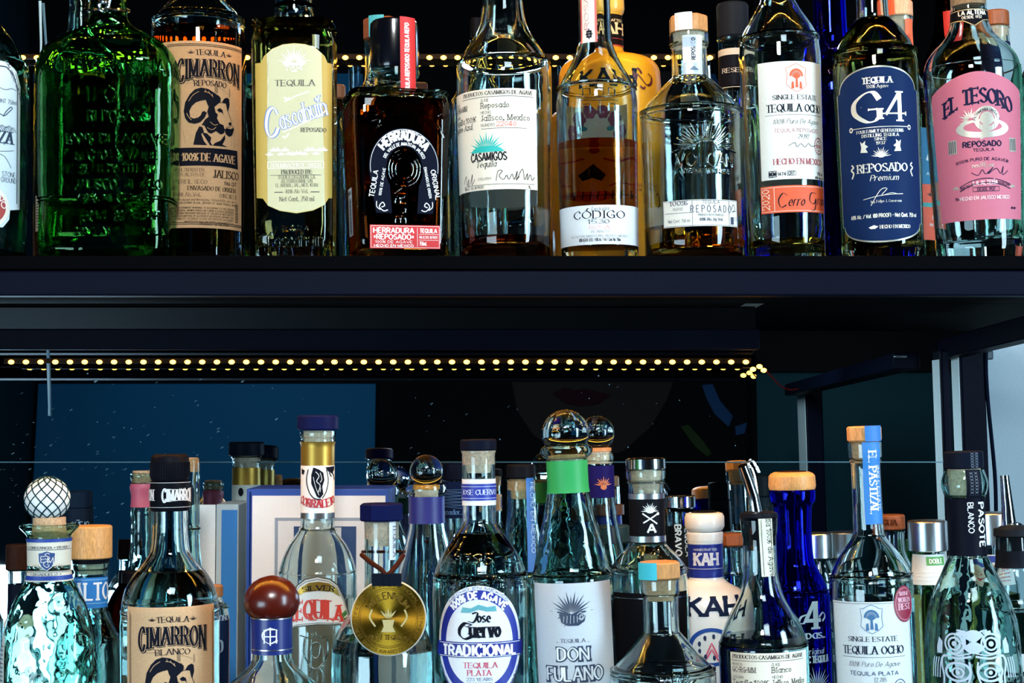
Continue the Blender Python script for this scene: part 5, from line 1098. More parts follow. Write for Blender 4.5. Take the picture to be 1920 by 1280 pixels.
def mdec(name, polys, hexc, off, metal=.6):
    V, Fc = [], []
    for P in polys:
        n = len(V); V += [(mx + (x - 735) / b.k, ym - off, mz + (1143 - y) / b.k) for x, y in P]; Fc.append(tuple(range(n, n + len(P)))[::-1])
    return mesh(name, V, Fc, mat(hexc, .35, metal), medal, ang=None)
def circ(s, r, a0, a1, h, flip=False):
    L_, W = strokes(s, h, None, SAN); polys = []
    for Pl, cl, _ in L_:
        Q = []
        for x, y in Pl:
            t = math.radians(a0 + (a1 - a0) * x / W); rr = r - y if flip else r + y
            Q.append((735 + rr * math.sin(t), 1143 - rr * math.cos(t)))
        polys += ribbon(Q, lambda t: h * .19, cl)
    return polys
mdec('medal_rings', line(ell(735, 1143, 53, 53), 1.2, True) + line(ell(735, 1143, 50, 50), .8, True), '#7a5a18', .0010)
mdec('medal_lettering', circ('MILLENNIUM', 34, -62, 62, 12) + circ('CERTIFIED BY THE INTERNATIONAL TASTING', 56, -110, 110, 6) + circ('BEST SPIRITS AWARD OF THE YEAR', 63, 252, 108, 6, True) + txt('BEST TEQUILA', 735, 1181, 66, 8, SERB), '#8a6a22', .0010)
mdec('medal_emblem', fill([(724, 1146), (746, 1146), (743, 1158), (748, 1168), (722, 1168), (727, 1158)]) + burst(735, 1146, 2, 22, 50, 130, 5, .5) + curve([(706, 1128), (702, 1142), (712, 1158)], 3) + curve([(764, 1128), (768, 1142), (758, 1158)], 3), '#f0dc9a', .0010)
mesh('clip', *join_vf(box_vf((706 - 716) / b.k, ym - .004, b.z(1085), (758 - 716) / b.k, ym + .002, b.z(1063)), box_vf((727 - 716) / b.k, ym - .005, b.z(1082), (736 - 716) / b.k, ym - .003, b.z(1068))), mat('#0d1420', .35), medal, ang=30)
rb = [px(b, x, y, f) for x, y, f in ((682, 1034, -.034), (700, 1044, ym + .01), (722, 1056, ym), (731, 1066, ym - .002))]
mesh('ribbon', *join_vf(tube_vf(rb, .0022, 8), tube_vf([px(b, x, y, f) for x, y, f in ((757, 1036, -.030), (748, 1050, ym + .012), (738, 1062, ym), (731, 1066, ym - .002))], .0022, 8), tube_vf([px(b, 716 + 39 * math.sin(t), 1034 - 3 * math.cos(t), -39 / b.k * math.cos(t)) for t in np.radians(np.linspace(90, 270, 14))], .0015, 6)), mat('#3a1a12', .6), medal)

# oval blue and white label
b = low('broad-shouldered clear bottle with a big oval blue and white label', 901, -.03, [(1515, 86), (1110, 89), (1086, 88), (1062, 82), (1040, 72), (1022, 60), (1004, 47), (990, 37), (978, 32), (960, 31), (850, 31), (846, 33)], CLEAR, lean=-.8, liq=1000)
cap(b, 'cap', mat('#0b1020', .35), 823, 844, 34, K=48); cork(b, 845, 886, 30, CORKP, .72)
b.sleeve('neck_band', mat('#e4e8ec', .5), 897, 946); b.anchor(899, 920)
b.decal('blue_band', fill(rec(840, 907, 960, 938), dx=4), mat('#1c2e9a', .45), .0008); b.decal('band_lettering', txt('JOSE CUERVO', 899, 927, 74, 9, SER) + line([(840, 912), (960, 912)], .9) + line([(840, 934), (960, 934)], .9), mat('#c9d2e6', .4), .0010)
EL = lambda k: [(898 + 90 * k * math.sin(t), 1205 - 107 * k * math.cos(t) * (1.0)) for t in np.linspace(0, 2 * math.pi, 64)[:-1]]
lab = paper(b, 'front_label', mat('#dfe6ee', .5), EL(1.0), 898, 1200)
bl = mat('#1a2c94', .45)
print_(b, lab, fill(EL(.925), EL(.76), dx=3), bl, .0006, 'blue_ring')
def oval(s, k, a0, a1, h, st, yo=0):
    L_, W = strokes(s, h, None, st); polys = []
    for Pl, cl, _ in L_:
        polys += ribbon([(898 + (90 * k + y * .9) * math.sin(math.radians(a0 + (a1 - a0) * x / W)), 1205 - (107 * k + y) * math.cos(math.radians(a0 + (a1 - a0) * x / W))) for x, y in Pl], lambda t: h * st.t, cl)
    return polys
print_(b, lab, oval('100% DE AGAVE', .78, -44, 44, 13, SANB), mat('#eef2f6', .5), .0009)
print_(b, lab, oval('HECHO EN MEXICO', .94, -42, 42, 4.5, SER) + txt('FABRICA LA ROJEÑA', 824, 1268, 40, 4.5, SER, rot=60) + txt('DESDE 1795 TEQUILA', 972, 1268, 40, 4.5, SER, rot=-60), mat('#3a4a8a', .5), .0007)
print_(b, lab, fill([(864, 1148), (868, 1138), (884, 1140), (898, 1133), (914, 1138), (930, 1136), (932, 1146), (914, 1146), (898, 1142), (882, 1148)], dx=3), mat('#5aa6b0', .5), .0009, 'ribbon_emblem')
P = nibcurve([(886, 1150), (896, 1148), (894, 1158), (888, 1166), (878, 1164)], 4, 1.2) + txt('ose', 908, 1166, 24, 18, St(.2, .07, .04))
P += nibcurve([(884, 1170), (872, 1168), (862, 1178), (862, 1190), (872, 1197), (886, 1192)], 7, 2) + txt('uervo', 910, 1194, 56, 28, St(.22, .06, .05)) + nibcurve([(868, 1166), (874, 1174), (886, 1170)], 2, 1)
print_(b, lab, P, INK, .0009)
bn = print_(b, lab, fill([(898 - 92, 1203), (898 + 92, 1203), (898 + 96, 1212), (898 + 92, 1232), (898 - 92, 1232), (898 - 96, 1222)], dx=4), mat('#16268a', .45), .0010, 'banner')
print_(b, lab, txt('TRADICIONAL', 898, 1228, 148, 20, SANB, warp=lambda x, y: (x, y * (1 - .10 * abs(x) / 74))) + line([(812, 1205.5), (984, 1205.5)], 1) + line([(812, 1230), (984, 1230)], 1), mat('#eef2f6', .5), .0013)
print_(b, lab, txt('TEQUILA', 900, 1251, 64, 10, SER) + txt('PLATA', 898, 1265, 44, 10, SER), mat('#c43a5a', .5), .0009); print_(b, lab, txt('223 YEARS', 898, 1275, 48, 6, SER) + txt('OF TRADITION', 898, 1283, 48, 5, SER), mat('#6a7690', .5), .0009)
b.anchor(900, 1045); b.etext('embossed_numerals', [('1795', 890, 1057, 66, 18)], 3, CLEAR, .0012)

# green band
b = low('fluted clear bottle with glass ball stopper, green neck band and grey agave label', 1076, -.045, [(1515, 74), (1110, 76), (1080, 74), (1040, 66), (1000, 57), (960, 47), (925, 40), (905, 38), (862, 38), (858, 39), (852, 46), (846, 49), (838, 48), (833, 40), (830, 38)], WOBBLE, lean=-2.6)
def ballstop(b, y, r, ck, m=CLEAR, y2=None):
    b.lathe('stopper_ball', m, [(y - r * math.cos(t), max(.4, r * math.sin(t))) for t in np.linspace(.01, math.pi - .62, 22)], K=48, ang=70)
    yb = y + r * .80; b.lathe('stopper_disc', ck, [(yb, r * .6), (yb + 1, r * .78), (yb + r * .22, r * .78), (yb + r * .24, r * .6)], K=40)
    b.lathe('cork', CORKP, [(yb + r * .24, r * .70), (yb + r * .9, r * .66)], K=32)
ballstop(b, 812, 45, mat('#c79468', .55, kind='wood'))
b.sleeve('neck_band', mat('#1d9a4e', .5, var=.03), 862, 922)
lab = paper(b, 'front_label', mat('#bcc6ce', .65, var=.05), rec(1076 - 90, 1093, 1076 + 90, 1480), 1074, 1200)
P = burst(1074, 1150, 3, 44, 8, 172, 15, .42) + fill([(1050, 1150), (1060, 1146), (1074, 1150), (1088, 1146), (1100, 1154), (1098, 1164), (1086, 1172), (1066, 1172), (1054, 1166)], ell(1092, 1156, 4, 5, 10), dx=3) + fill(ell(1092, 1156, 2, 3, 8))
P += moved(burst(1074, 1148, 6, 30, 200, 240, 3, .4)) + txt('. TEQUILA .', 1074, 1203, 60, 6.5, SER)
P += txt('DON', 1074, 1237, 58, 24, St(.34, .24, .05)) + txt('FULANO', 1075, 1275, 108, 26, St(.34, .24, .05))
print_(b, lab, P, mat('#2a3a52', .5)); print_(b, lab, txt('DON', 1073, 1236, 58, 23, St(.16, .10, 0)) + txt('FULANO', 1074, 1274, 108, 25, St(.16, .10, 0)), mat('#dfe6ea', .4, .2), .0010, 'lettering_inlay')
P = []
for i in range(5): P += line([(1060 + i * 6, 1152 + abs(i - 2)), (1058 + i * 6.5, 1168 - abs(i - 2))], .9)
print_(b, lab, P + curve([(1084, 1152), (1090, 1148), (1098, 1154), (1092, 1162), (1086, 1158)], 1.2), mat('#bcc6ce', .65), .0010, 'emblem_highlights')

# silver cap, black neck label with agave and cross
b = low('clear bottle with silver cap and black neck label of agave, crossed lines and letter A', 1218, .02, [(1515, 70), (1100, 73), (1076, 72), (1058, 67), (1042, 56), (1028, 42), (1018, 35), (1008, 33), (906, 33), (903, 36), (884, 37), (881, 36)], CLEAR, lean=-1.3, liq=1112)
b.lathe('cap', CHROME, [(858, 34), (860, 37), (878, 37.5), (881, 35)], K=48); cork(b, 881, 924, 30, CORKP, .8)
b.sleeve('neck_label', mat('#10131a', .45), 924, 1016); b.sleeve('silver_band', SILVER, 924, 934, off=.0007); b.sleeve('silver_band', SILVER, 1003, 1014, off=.0007)
b.anchor(1218, 970); b.decal('agave_emblem', burst(1219, 958, 2, 17, 0, 180, 11, .42) + fill(ell(1219, 957, 8, 5, 12)) + line([(1205, 962), (1232, 982)], 2.6) + line([(1232, 964), (1206, 980)], 2.6) + fill(ell(1234, 963, 3, 3, 8)) + txt('A', 1221, 998, 15, 16, SANB), mat('#dfe6e6', .5), .0009)
paper(b, 'front_label', mat('#0d1016', .6), rec(1218 - 92, 1112, 1218 + 92, 1480), 1218, 1180); b.decal('label_trim', line([(1130, 1122), (1306, 1122)], 1), SILVER, .0006)

# conical, turquoise paper on the stopper
b = low('clear conical-shouldered bottle with low wooden stopper half covered in turquoise paper', 1243, -.088, [(1515, 96), (1272, 98), (1264, 98), (1256, 95), (1240, 82), (1218, 62), (1196, 44), (1186, 36), (1178, 33), (1116, 33), (1112, 36), (1088, 37), (1085, 36)], CLEAR, lean=-1.6, cyr=1270, base=.014)
octcap(b, 1052, 1084, 38, WOOD); capstrip(b, 'cap_paper', mat('#2fb8cc', .6), -74, -12, 1051.5, 1083.5, 39.4, off=.0012); cork(b, 1085, 1124, 31, CORK, .8)
b.anchor(1264, 1300); L_ = []
for i in range(21):
    a = math.radians(6 + 168 * i / 20); r1 = 50 if i % 2 else 60; L_.append(([(1264 + 20 * math.cos(a), 1310 - 18 * math.sin(a)), (1264 + r1 * .6 * math.cos(a), 1310 - r1 * .55 * math.sin(a)), (1264 + r1 * math.cos(a), 1310 - r1 * .84 * math.sin(a))], False))
b.emboss('embossed_sunburst', L_, 2.6, CLEAR, .0015)

# typewriter label with pourer
b = low('clear bottle with a metal pourer, tilted paper strip and cream typewriter label', 1429, -.035, [(1515, 80), (1230, 83), (1208, 81), (1186, 76), (1164, 67), (1142, 55), (1120, 43), (1098, 36), (1070, 32), (1006, 31), (1000, 33), (975, 35), (970, 34)], CLEAR, lean=-1.6, liq=1190)
spt = [px(b, x, y, f) for x, y, f in ((1424, 964, 0), (1420, 930, 0), (1410, 898, -.004), (1400, 871, -.008))]
sp = mesh('pourer_spout', *tube_vf(spt, [.0062, .0052, .0050, .0046], 16), CHROME, b.root)
b.lathe('pourer_collar', mat('#12161e', .3), [(958, 24), (961, 34), (968, 36), (974, 30), (1030, 24)], K=40)
mesh('pourer_vent', *tube_vf([px(b, x, y, .006) for x, y in crom([(1432, 960), (1426, 900), (1420, 878), (1414, 868), (1420, 862), (1428, 872), (1434, 886)], 4)], .0016, 8), CHROME, b.root)
b.anchor(1432, 1025, 10); lab = b.decal('seal_strip', fill([(1420, 972), (1447, 972), (1449, 1080), (1423, 1080)], dx=4, dy=10), mat('#d8dac8', .6), .0006)
print_(b, lab, txt('Tequila 100% de Agave', 1436, 1012, 136, 9, SLB, rot=87) + line([(1425, 974), (1428, 1078)], .8) + line([(1443, 974), (1446, 1078)], .8), mat('#26262a', .6), .0009)
lab = paper(b, 'front_label', CREAM, rec(1364, 1224, 1532, 1480), 1440, 1260)
casamigos(b, lab, 1367, 1224, 1.0, 'Blanco', False)

# white label with blue tree
b = low('clear bottle with blue paper strip over octagonal stopper and blue tree on white label', 1636, -.03, [(1515, 74), (1110, 77), (1090, 76), (1070, 71), (1050, 62), (1032, 50), (1016, 38), (1004, 31), (990, 28), (868, 27), (862, 30), (832, 31), (828, 30)], CLEAR, lean=-2.1, liq=1120)
octcap(b, 798, 827, 31, mat('#cf9a62', .5, kind='wood')); cork(b, 827, 866, 25, CORK)
capstrip(b, 'cap_paper', mat('#2a72ba', .55), -10, 50, 797.5, 826.5, 32.6, off=.0010); b.anchor(1624, 900, 14)
lab = b.decal('neck_strip', fill(rec(1606, 828, 1642, 982), dx=4, dy=12), mat('#2a78c0', .55), .0006); print_(b, lab, txt('EL PASTIZAL', 1617, 904, 116, 14, SERB, rot=90) + txt('SINGLE ESTATE', 1632, 912, 88, 6, SER, rot=90), mat('#e2e8ea', .5), .0010)
lab = paper(b, 'front_label', mat('#cfdadd', .6), rec(1636 - 86, 1128, 1636 + 84, 1480), 1636, 1220)
print_(b, lab, line(rec(1636 - 83, 1131, 1636 + 81, 1476), .8, True), mat('#5a6a78', .6))
ocho(b, lab, 1637, 1128, 1.02, '#182338', '#3a6e9a', 'PLATA', '12,785')
b.anchor(1697, 1134); o = b.decal('award_sticker', fill(ell(1697, 1134, 24, 34), dx=3), mat('#8a1838', .45), .0010); print_(b, o, txt('WINE', 1697, 1118, 24, 7, SERB) + txt('WORLDS', 1697, 1130, 30, 8, SERB) + txt('BEST', 1697, 1144, 28, 11, SERB) + line(ell(1697, 1134, 21, 30), .8, True), mat('#d8a0b0', .5), .0014)

# masked figure
b = low('clear wavy bottle with black neck label and white painted mask pattern', 1820, -.035, [(1515, 86), (1290, 88), (1220, 87), (1180, 84), (1150, 79), (1118, 70), (1088, 57), (1062, 45), (1044, 37), (1030, 34), (936, 34), (930, 37), (914, 42), (900, 42), (884, 37), (880, 36)], WOBBLE, lean=-1.9)
cap(b, 'cap', mat('#0c1322', .35), 845, 877, 36, K=48); cork(b, 878, 926, 30, CORKP, .95)
tx = []
for i in range(6):
    for j in range(2): tx += txt('X', 1808 + j * 9, 852 + i * 5, 6, 4, SANL)
b.anchor(1812, 862, 15, hw=36.4); b.decal('cap_pattern', tx, mat('#8a9aae', .5), .0008)
b.sleeve('neck_label', mat('#0d101c', .45), 932, 1039); b.anchor(1812, 985)
b.anchor(1814, 985, 10); b.decal('lettering', txt('PASOTE', 1822, 984, 82, 14, SANB, rot=90) + txt('BLANCO', 1802, 970, 56, 10, SAN, rot=90), mat('#d8dde2', .5), .0009)
b.anchor(1812, 905, 10); o = b.decal('seal_strip', fill(rec(1796, 880, 1826, 934), dx=4, dy=8), mat('#10141f', .5), .0006)
tx = []
for i in range(8):
    for j in range(2): tx += txt('X', 1806 + j * 9, 889 + i * 6, 6, 4, SANL)
print_(b, o, tx, mat('#9aa6b6', .5), .0009, 'strip_pattern')
b.anchor(1826, 1240); m_ = 1826; W_ = mat('#b4c8d8', .6); P = []
for s in (-1, 1):
    f = lambda pts: [(m_ + s * x, y) for x, y in pts]
    for r in (20, 13): P += fill(ell(m_ + s * 34, 1207, r, r * 1.0), ell(m_ + s * 34, 1207, r - 3.6, r - 3.6), dx=3)
    P += fill(ell(m_ + s * 34, 1207, 5, 5, 16), dx=3) + fill(f([(58, 1204), (66, 1196), (72, 1214), (72, 1226), (60, 1226)]), dx=3)
    P += fill(ell(m_ + s * 30, 1259, 26, 19), ell(m_ + s * 30, 1259, 21, 14.5), dx=3) + fill(ell(m_ + s * 30, 1260, 13, 10), ell(m_ + s * 30, 1260, 9, 7), dx=3) + fill(ell(m_ + s * 30, 1260, 4, 4, 12), dx=3)
    P += [q for i in range(4) for q in curve(f([(62 + i * 6, 1234), (66 + i * 6, 1250), (68 + i * 6, 1272)]), 2.4)]
    P += curve(f([(4, 1230), (30, 1234), (56, 1230), (62, 1246), (58, 1270), (62, 1300)]), 4) + curve(f([(8, 1240), (6, 1260), (12, 1280), (26, 1288), (50, 1284)]), 3.4) + curve(f([(4, 1224), (26, 1228), (50, 1224)]), 2.4) + curve(f([(10, 1192), (16, 1184), (28, 1182)]), 3.4)
P += fill(ell(m_ + 2, 1203, 22, 22), [(m_ + 6, 1203), (m_ + 18, 1194), (m_ + 20, 1210)], [(m_ - 2, 1203), (m_ - 12, 1197), (m_ - 12, 1209)], dx=3) + fill([(m_ - 30, 1186), (m_ - 12, 1182), (m_ - 8, 1190), (m_ - 22, 1194)]) + fill([(m_ + 34, 1182), (m_ + 18, 1186), (m_ + 26, 1192), (m_ + 36, 1188)])
b.decal('painted_mask', P, W_, .0004)

# right pourer
b = low('bottle with upright tapered metal pourer standing before the pale wall', 1906, .05, [(1515, 70), (1170, 72), (1130, 66), (1100, 52), (1075, 40), (1058, 34), (1040, 32), (1000, 31)], CLEAR, lean=-1.9, liq=1140)
mesh('pourer_spout', *tube_vf([px(b, x, y, 0) for x, y in ((1900, 990), (1899, 950), (1896, 890))], [.0075, .0058, .0042], 16), CHROME, b.root)
b.lathe('pourer_collar', mat('#1a1f26', .4), [(980, 14), (984, 20), (988, 26), (990, 34), (1003, 35), (1006, 30), (1030, 26)], K=40); b.lathe('spout_base', CHROME, [(978, 12), (980, 17), (988, 19), (990, 14)], K=32)
b.sleeve('neck_label', mat('#10151f', .45), 1030, 1062)
b.anchor(1906, 1250, -20); lab = b.decal('front_label', fill(rec(1850, 1225, 1990, 1460), dx=4), mat('#c2cfd4', .6), .0004); print_(b, lab, fill(rec(1850, 1258, 1990, 1300), dx=4), INK, .0006, 'label_band'); print_(b, lab, txt('PURO', 1900, 1280, 60, 16, SANB) + txt('AGAVE', 1906, 1296, 60, 11, SANB), mat('#c8d2d6', .5), .0009)

# ------------------------------------------------------------------ lower shelf, behind
b = low('cobalt blue bottle with a pale wooden cap and white printed figure 4', 1493, .055, [(1480, 60), (1140, 62), (1110, 60), (1086, 52), (1066, 42), (1050, 36), (1010, 33), (955, 35), (944, 38), (938, 42), (922, 43), (918, 42)], COBALT, lean=-1.4, liq=1170, lc=glass('#9aa8e8', ior=1.36))
b.lathe('cap', mat('#d09a5c', .45, kind='wood'), [(884, 32), (887, 39), (892, 43), (911, 44), (917, 42)], K=48); b.lathe('cap_inlay', DARKWOOD, [(882.5, 26), (884.5, 28)], K=40)
b.anchor(1516, 1170, 18)
P = fill([(1516, 1128), (1528, 1128), (1528, 1160), (1534, 1160), (1534, 1167), (1528, 1167), (1528, 1176), (1532, 1176), (1532, 1180), (1512, 1180), (1512, 1176), (1517, 1176), (1517, 1167), (1500, 1167), (1500, 1160)], [(1517, 1160), (1517, 1142), (1508, 1160)], dx=3) + nibcurve([(1506, 1152), (1494, 1156), (1490, 1166), (1498, 1168), (1502, 1160)], 4, 1.5) + nibcurve([(1530, 1158), (1540, 1150), (1546, 1158), (1538, 1166)], 4, 1.5)
P += txt('Copas.', 1508, 1197, 68, 15, SERB) + txt('The Original', 1506, 1226, 66, 10, St(.14, .06, .05), slant=.2) + txt('ORGANIC TEQUILA', 1510, 1242, 84, 12, SERB) + burst(1520, 1290, 4, 42, 10, 170, 15, .3)
b.decal('painted_lettering', P, mat('#9ec4d6', .5), .0005)
# boxes
def carton(label, x0, x1, y0, Y, depth, rows, m_front, m_side, trim=None, grp='gift boxes behind the lower row'):
    a, c = at(x0, 1100, Y), at(x1, 1100, Y); zt = at((x0 + x1) / 2, y0, Y).z; h = zt - ZL - .0005
    root = empty('gift_box', ((a.x + c.x) / 2, Y, ZL + .0005)); props(root, label, 'box', grp); w_ = (c.x - a.x) / 2
    o = mesh('carton', *box_vf(-w_, 0, 0, w_, depth, h), m_front, root, ang=30); bevel(o, .001)
    mesh('side_panel', *box_vf(-w_ - .0006, .004, .002, -w_, depth - .004, h - .003), m_side, root, smooth=False)
    return root, w_, h, a, c
root, w_, h, A_, C_ = carton('white gift box with deep blue border and framed front panel, behind the gold-banded bottle', 461, 728, 916, .135, .095, 0, mat('#16449a', .5), mat('#dfe8ee', .55))
kk = 267 / (2 * w_)
def face(name, x0, y0, x1, y1, m, off):
    X = lambda x: -w_ + (x - 461) / kk; Z = lambda y: h - (y - 916) / kk
    return mesh(name, *box_vf(X(x0), -off, Z(y1), X(x1), -off + .0012, Z(y0)), m, root, smooth=False)
face('front_panel', 472, 929, 722, 1424, mat('#d6dde2', .6), .0010)
face('border_line', 467, 922, 469, 1424, mat('#0a1c50', .5), .0012)
face('frame_panel', 515, 970, 704, 1418, mat('#7f92a6', .6), .0020); face('inner_panel', 521, 976, 698, 1412, mat('#c6d0d8', .6), .0026); face('window_panel', 551, 986, 668, 1400, mat('#24406e', .4), .0032); face('window_centre', 561, 988, 640, 1400, mat('#b8c4cc', .6), .0038)
root, w_, h, A_, C_ = carton('narrow box with white side and bright blue front, beside the bordered box', 404, 446, 945, .215, .07, 0, mat('#b8c8cc', .55), mat('#f0f4f4', .55))
kk = 42 / (2 * w_)
mesh('front_panel', *box_vf(-w_ + .006, -.001, .01, w_ - .001, .0005, h - .006), mat('#2a7cc6', .5), root, smooth=False)
mesh('side_flap', *box_vf(-w_ - .018, .0005, .002, -w_ - .0008, .0014, h - .0005), mat('#f0f4f4', .55), root, smooth=False)
b = low('smaller bottle with black disc cap and gold neck band, behind the narrow box', 462, .335, [(1400, 50), (1080, 52), (1010, 46), (970, 32), (950, 27), (860, 26), (856, 29)], CLEAR, lean=-.4, cyr=900)
cap(b, 'cap', mat('#0a1220', .35), 828, 854, 33, K=48); cork(b, 855, 876, 22); b.sleeve('gold_band', GOLD, 876, 908); b.sleeve('neck_label', mat('#b9c9c4', .55), 908, 950); b.anchor(458, 925); b.decal('crest_emblem', fill(ell(452, 922, 5, 8, 14)) + txt('CORR', 452, 944, 30, 6, SER), INK, .0009)
b = low('ribbed-neck bottle with cork and pink neck band behind the kraft label bottle', 268, .19, [(1450, 44), (1160, 46), (1110, 40), (1070, 28), (1040, 24), (990, 22), (960, 23), (930, 21), (912, 24), (904, 21), (892, 24), (886, 22)], WOBBLE, lean=-.5, cyr=950)
cork(b, 882, 905, 19, CORK); b.sleeve('neck_band', mat('#b4546a', .5), 906, 950)
b = low('ribbed-neck bottle with red paper band behind the kraft label bottle', 356, .10, [(1450, 40), (1160, 42), (1110, 36), (1070, 24), (1040, 20), (1000, 18), (990, 20), (980, 18), (870, 18), (862, 17)], WOBBLE, lean=-.5, cyr=950)
cork(b, 858, 884, 15, CORK); b.anchor(350, 880, -20); b.decal('neck_band', fill(rec(338, 858, 357, 950), dx=4, dy=10), mat('#a83444', .5), .0005)
b = low('amber bottle rounded like a globe between the blue-band bottle and the kraft label', 248, .132, [(1450, 50), (1200, 54), (1150, 50), (1120, 40), (1100, 28), (1092, 20)], BROWN, lean=-.4, liq=1180, lc=AMBER)
cap(b, 'cap', BLACKP, 1070, 1094, 20)
b = low('small bottle with amber cap and navy label beside the kraft label bottle', 398, .062, [(1450, 30), (1160, 32), (1140, 28), (1126, 20), (1116, 17)], CLEAR, lean=-.4, liq=1160, lc=AMBER)
cap(b, 'cap', mat('#b0784a', .5, kind='wood'), 1096, 1118, 20); b.anchor(404, 1200); lab = b.decal('front_label', fill(rec(372, 1156, 436, 1290), dx=4), mat('#16284a', .5), .0005); print_(b, lab, txt('PLATINO', 410, 1164, 44, 9, SER) + txt('D', 410, 1225, 16, 26, SER), mat('#9ab4cc', .5), .0009)
b = low('ball-stoppered bottle with navy neck band behind the gold medal bottle', 800, .10, [(1450, 60), (1150, 62), (1080, 56), (1040, 46), (1010, 39), (985, 34), (940, 33), (926, 34), (920, 38), (912, 38), (906, 34)], CLEAR, lean=-.7, cyr=950)
ballstop(b, 884, 32, mat('#c98a2a', .5, kind='wood')); b.sleeve('neck_band', mat('#141a6a', .45), 930, 980)
b = low('ball-stoppered bottle farther back, its top just above the blue bordered box', 716, .275, [(1350, 56), (1080, 58), (1020, 50), (980, 36), (950, 30), (930, 31), (924, 33), (916, 33), (910, 29)], CLEAR, lean=-.6, cyr=930)
ballstop(b, 890, 30, mat('#b07844', .5, kind='wood')); b.sleeve('neck_band', mat('#153a2a', .45), 930, 960)
b = low('small black screw-cap bottle peeping over the middle of the bordered box', 550, .30, [(1330, 30), (1030, 32), (990, 24), (960, 14), (930, 13)], CLEAR, lean=-.4, cyr=930); cap(b, 'cap', BLACKP, 908, 932, 15)
b = low('bottle with black cap and lattice-patterned dark neck sleeve beside the oval label bottle', 852, .158, [(1450, 50), (1120, 52), (1050, 42), (1000, 26), (980, 24), (900, 23)], CLEAR, lean=-.8, cyr=950)
cap(b, 'cap', mat('#0a0e1c', .35), 868, 900, 23); b.sleeve('neck_label', mat('#0d1a3a', .4), 902, 970); b.anchor(846, 935)
b.decal('lattice_pattern', [q for i in range(6) for q in line([(814, 918 + i * 6), (846 + 0, 936 + i * 6 - 18 + 0)], .7) + line([(846, 930 + i * 6 - 12), (880, 948 + i * 6 - 30)], .7) + line([(814, 936 + i * 6 - 18), (880, 918 + i * 6 + 6)], .7)] + txt('Cazador.', 844, 964, 42, 9, SER), mat('#4a78b0', .5), .0009)
b = low('bottle with black cap and long blue paper strip between the oval and green-band bottles', 978, .085, [(1450, 50), (1120, 50), (1070, 44), (1020, 36), (970, 29), (930, 27), (904, 26), (898, 28)], WOBBLE, lean=-1.2, cyr=950)
cap(b, 'cap', BLACKP, 870, 896, 27); cork(b, 897, 934, 22, CORK); b.anchor(990, 960, 34); lab = b.decal('neck_strip', fill(rec(982, 896, 999, 1070), dx=4, dy=10), mat('#1f62b0', .5), .0007); print_(b, lab, txt('HECHO EN MEXICO', 990, 970, 130, 8, SAN, rot=90), mat('#8fb8e0', .5), .0010)
b = low('ball-stoppered bottle with purple collar directly behind the green-band bottle', 1122, .10, [(1450, 56), (1120, 58), (1060, 50), (1000, 38), (940, 30), (870, 27), (862, 30), (854, 30), (848, 26)], CLEAR, lean=-1.5, cyr=900)
ballstop(b, 812, 33, mat('#b07844', .5, kind='wood')); b.sleeve('neck_band', mat('#16124e', .45), 872, 932, hw=29); b.anchor(1120, 905, 15, hw=29.2); b.decal('agave_emblem', burst(1120, 910, 2, 18, 10, 170, 9, .42) + fill(ell(1120, 913, 6, 5, 10)), mat('#a8623a', .5), .0009)
b = low('clear bottle with brown wooden ring and cobalt liqueur, behind the purple collar bottle', 1140, .215, [(1400, 46), (1100, 48), (1050, 40), (1010, 28), (985, 25), (910, 23)], CLEAR, lean=-1.2, cyr=950)
cap(b, 'stopper', mat('#8a6a4a', .5, kind='wood'), 892, 912, 22); b.lathe('wooden_ring', mat('#6a3a1c', .5, kind='wood'), [(944, 24), (946, 30), (964, 30), (966, 24)], K=40); b.sleeve('blue_band', mat('#1a2c8a', .4), 966, 985)
b = low('dark-capped jar behind, between the green-band and silver-capped bottles', 1148, .156, [(1430, 46), (1120, 48), (1070, 46), (1030, 40), (1016, 34)], GREENISH, lean=-1.2, cyr=1000); cap(b, 'cap', mat('#24424a', .4), 984, 1016, 33)
b = low('bottle with chrome cap and dark vertical-lettered neck, behind the white ceramic bottle', 1276, .215, [(1430, 44), (1120, 46), (1070, 40), (1020, 28), (1000, 25), (960, 24)], CLEAR, lean=-1.2, cyr=980)
b.lathe('cap', CHROME, [(928, 26), (930, 29), (950, 29), (953, 26)], K=40); b.sleeve('neck_label', mat('#12161a', .45), 985, 1060); b.anchor(1264, 1015, -24); b.decal('lettering', txt('BRAVO', 1262, 1012, 56, 11, SANB, rot=90) + txt('TEQUILA', 1280, 1012, 60, 8, SAN, rot=90), mat('#c8d4d4', .5), .0009)
# white ceramic
b = Bottle('white ceramic bottle with navy neck label and painted eye, behind the conical bottle', 1326, 1150, .082, ZL, [(1490, 70), (1230, 84), (1160, 84), (1120, 76), (1104, 62), (1094, 44), (1086, 35), (1078, 32), (1020, 32), (1016, 33), (1000, 34), (996, 33)], group=LO, lean=-1.4)
CER = mat('#e2e6e4', .18, var=.02); b.solid(CER); b.lathe('stopper', CER, [(960, 28), (962, 34), (968, 37), (986, 37), (992, 34), (995, 30)], K=48); b.lathe('stopper_top', BLACKP, [(957, 20), (961, 26)], K=32)
b.sleeve('neck_label', mat('#16288a', .4), 1018, 1080); b.anchor(1322, 1050); b.decal('neck_lettering', txt('KAH', 1324, 1058, 44, 20, St(.28, .2, .04)) + txt('HANDCRAFTED', 1323, 1032, 44, 4, SAN) + line([(1280, 1066), (1364, 1066)], .8), mat('#cfd6e2', .5), .0009)
b.anchor(1340, 1150); b.decal('painted_lettering', txt('KAH', 1340, 1152, 100, 30, St(.30, .22, .04)), mat('#12203c', .35), .0006)
ey = fill(ell(1332, 1212, 44, 36), ell(1332, 1212, 36, 29), dx=3); b.decal('painted_eye', ey, mat('#1c4a9c', .35), .0006)
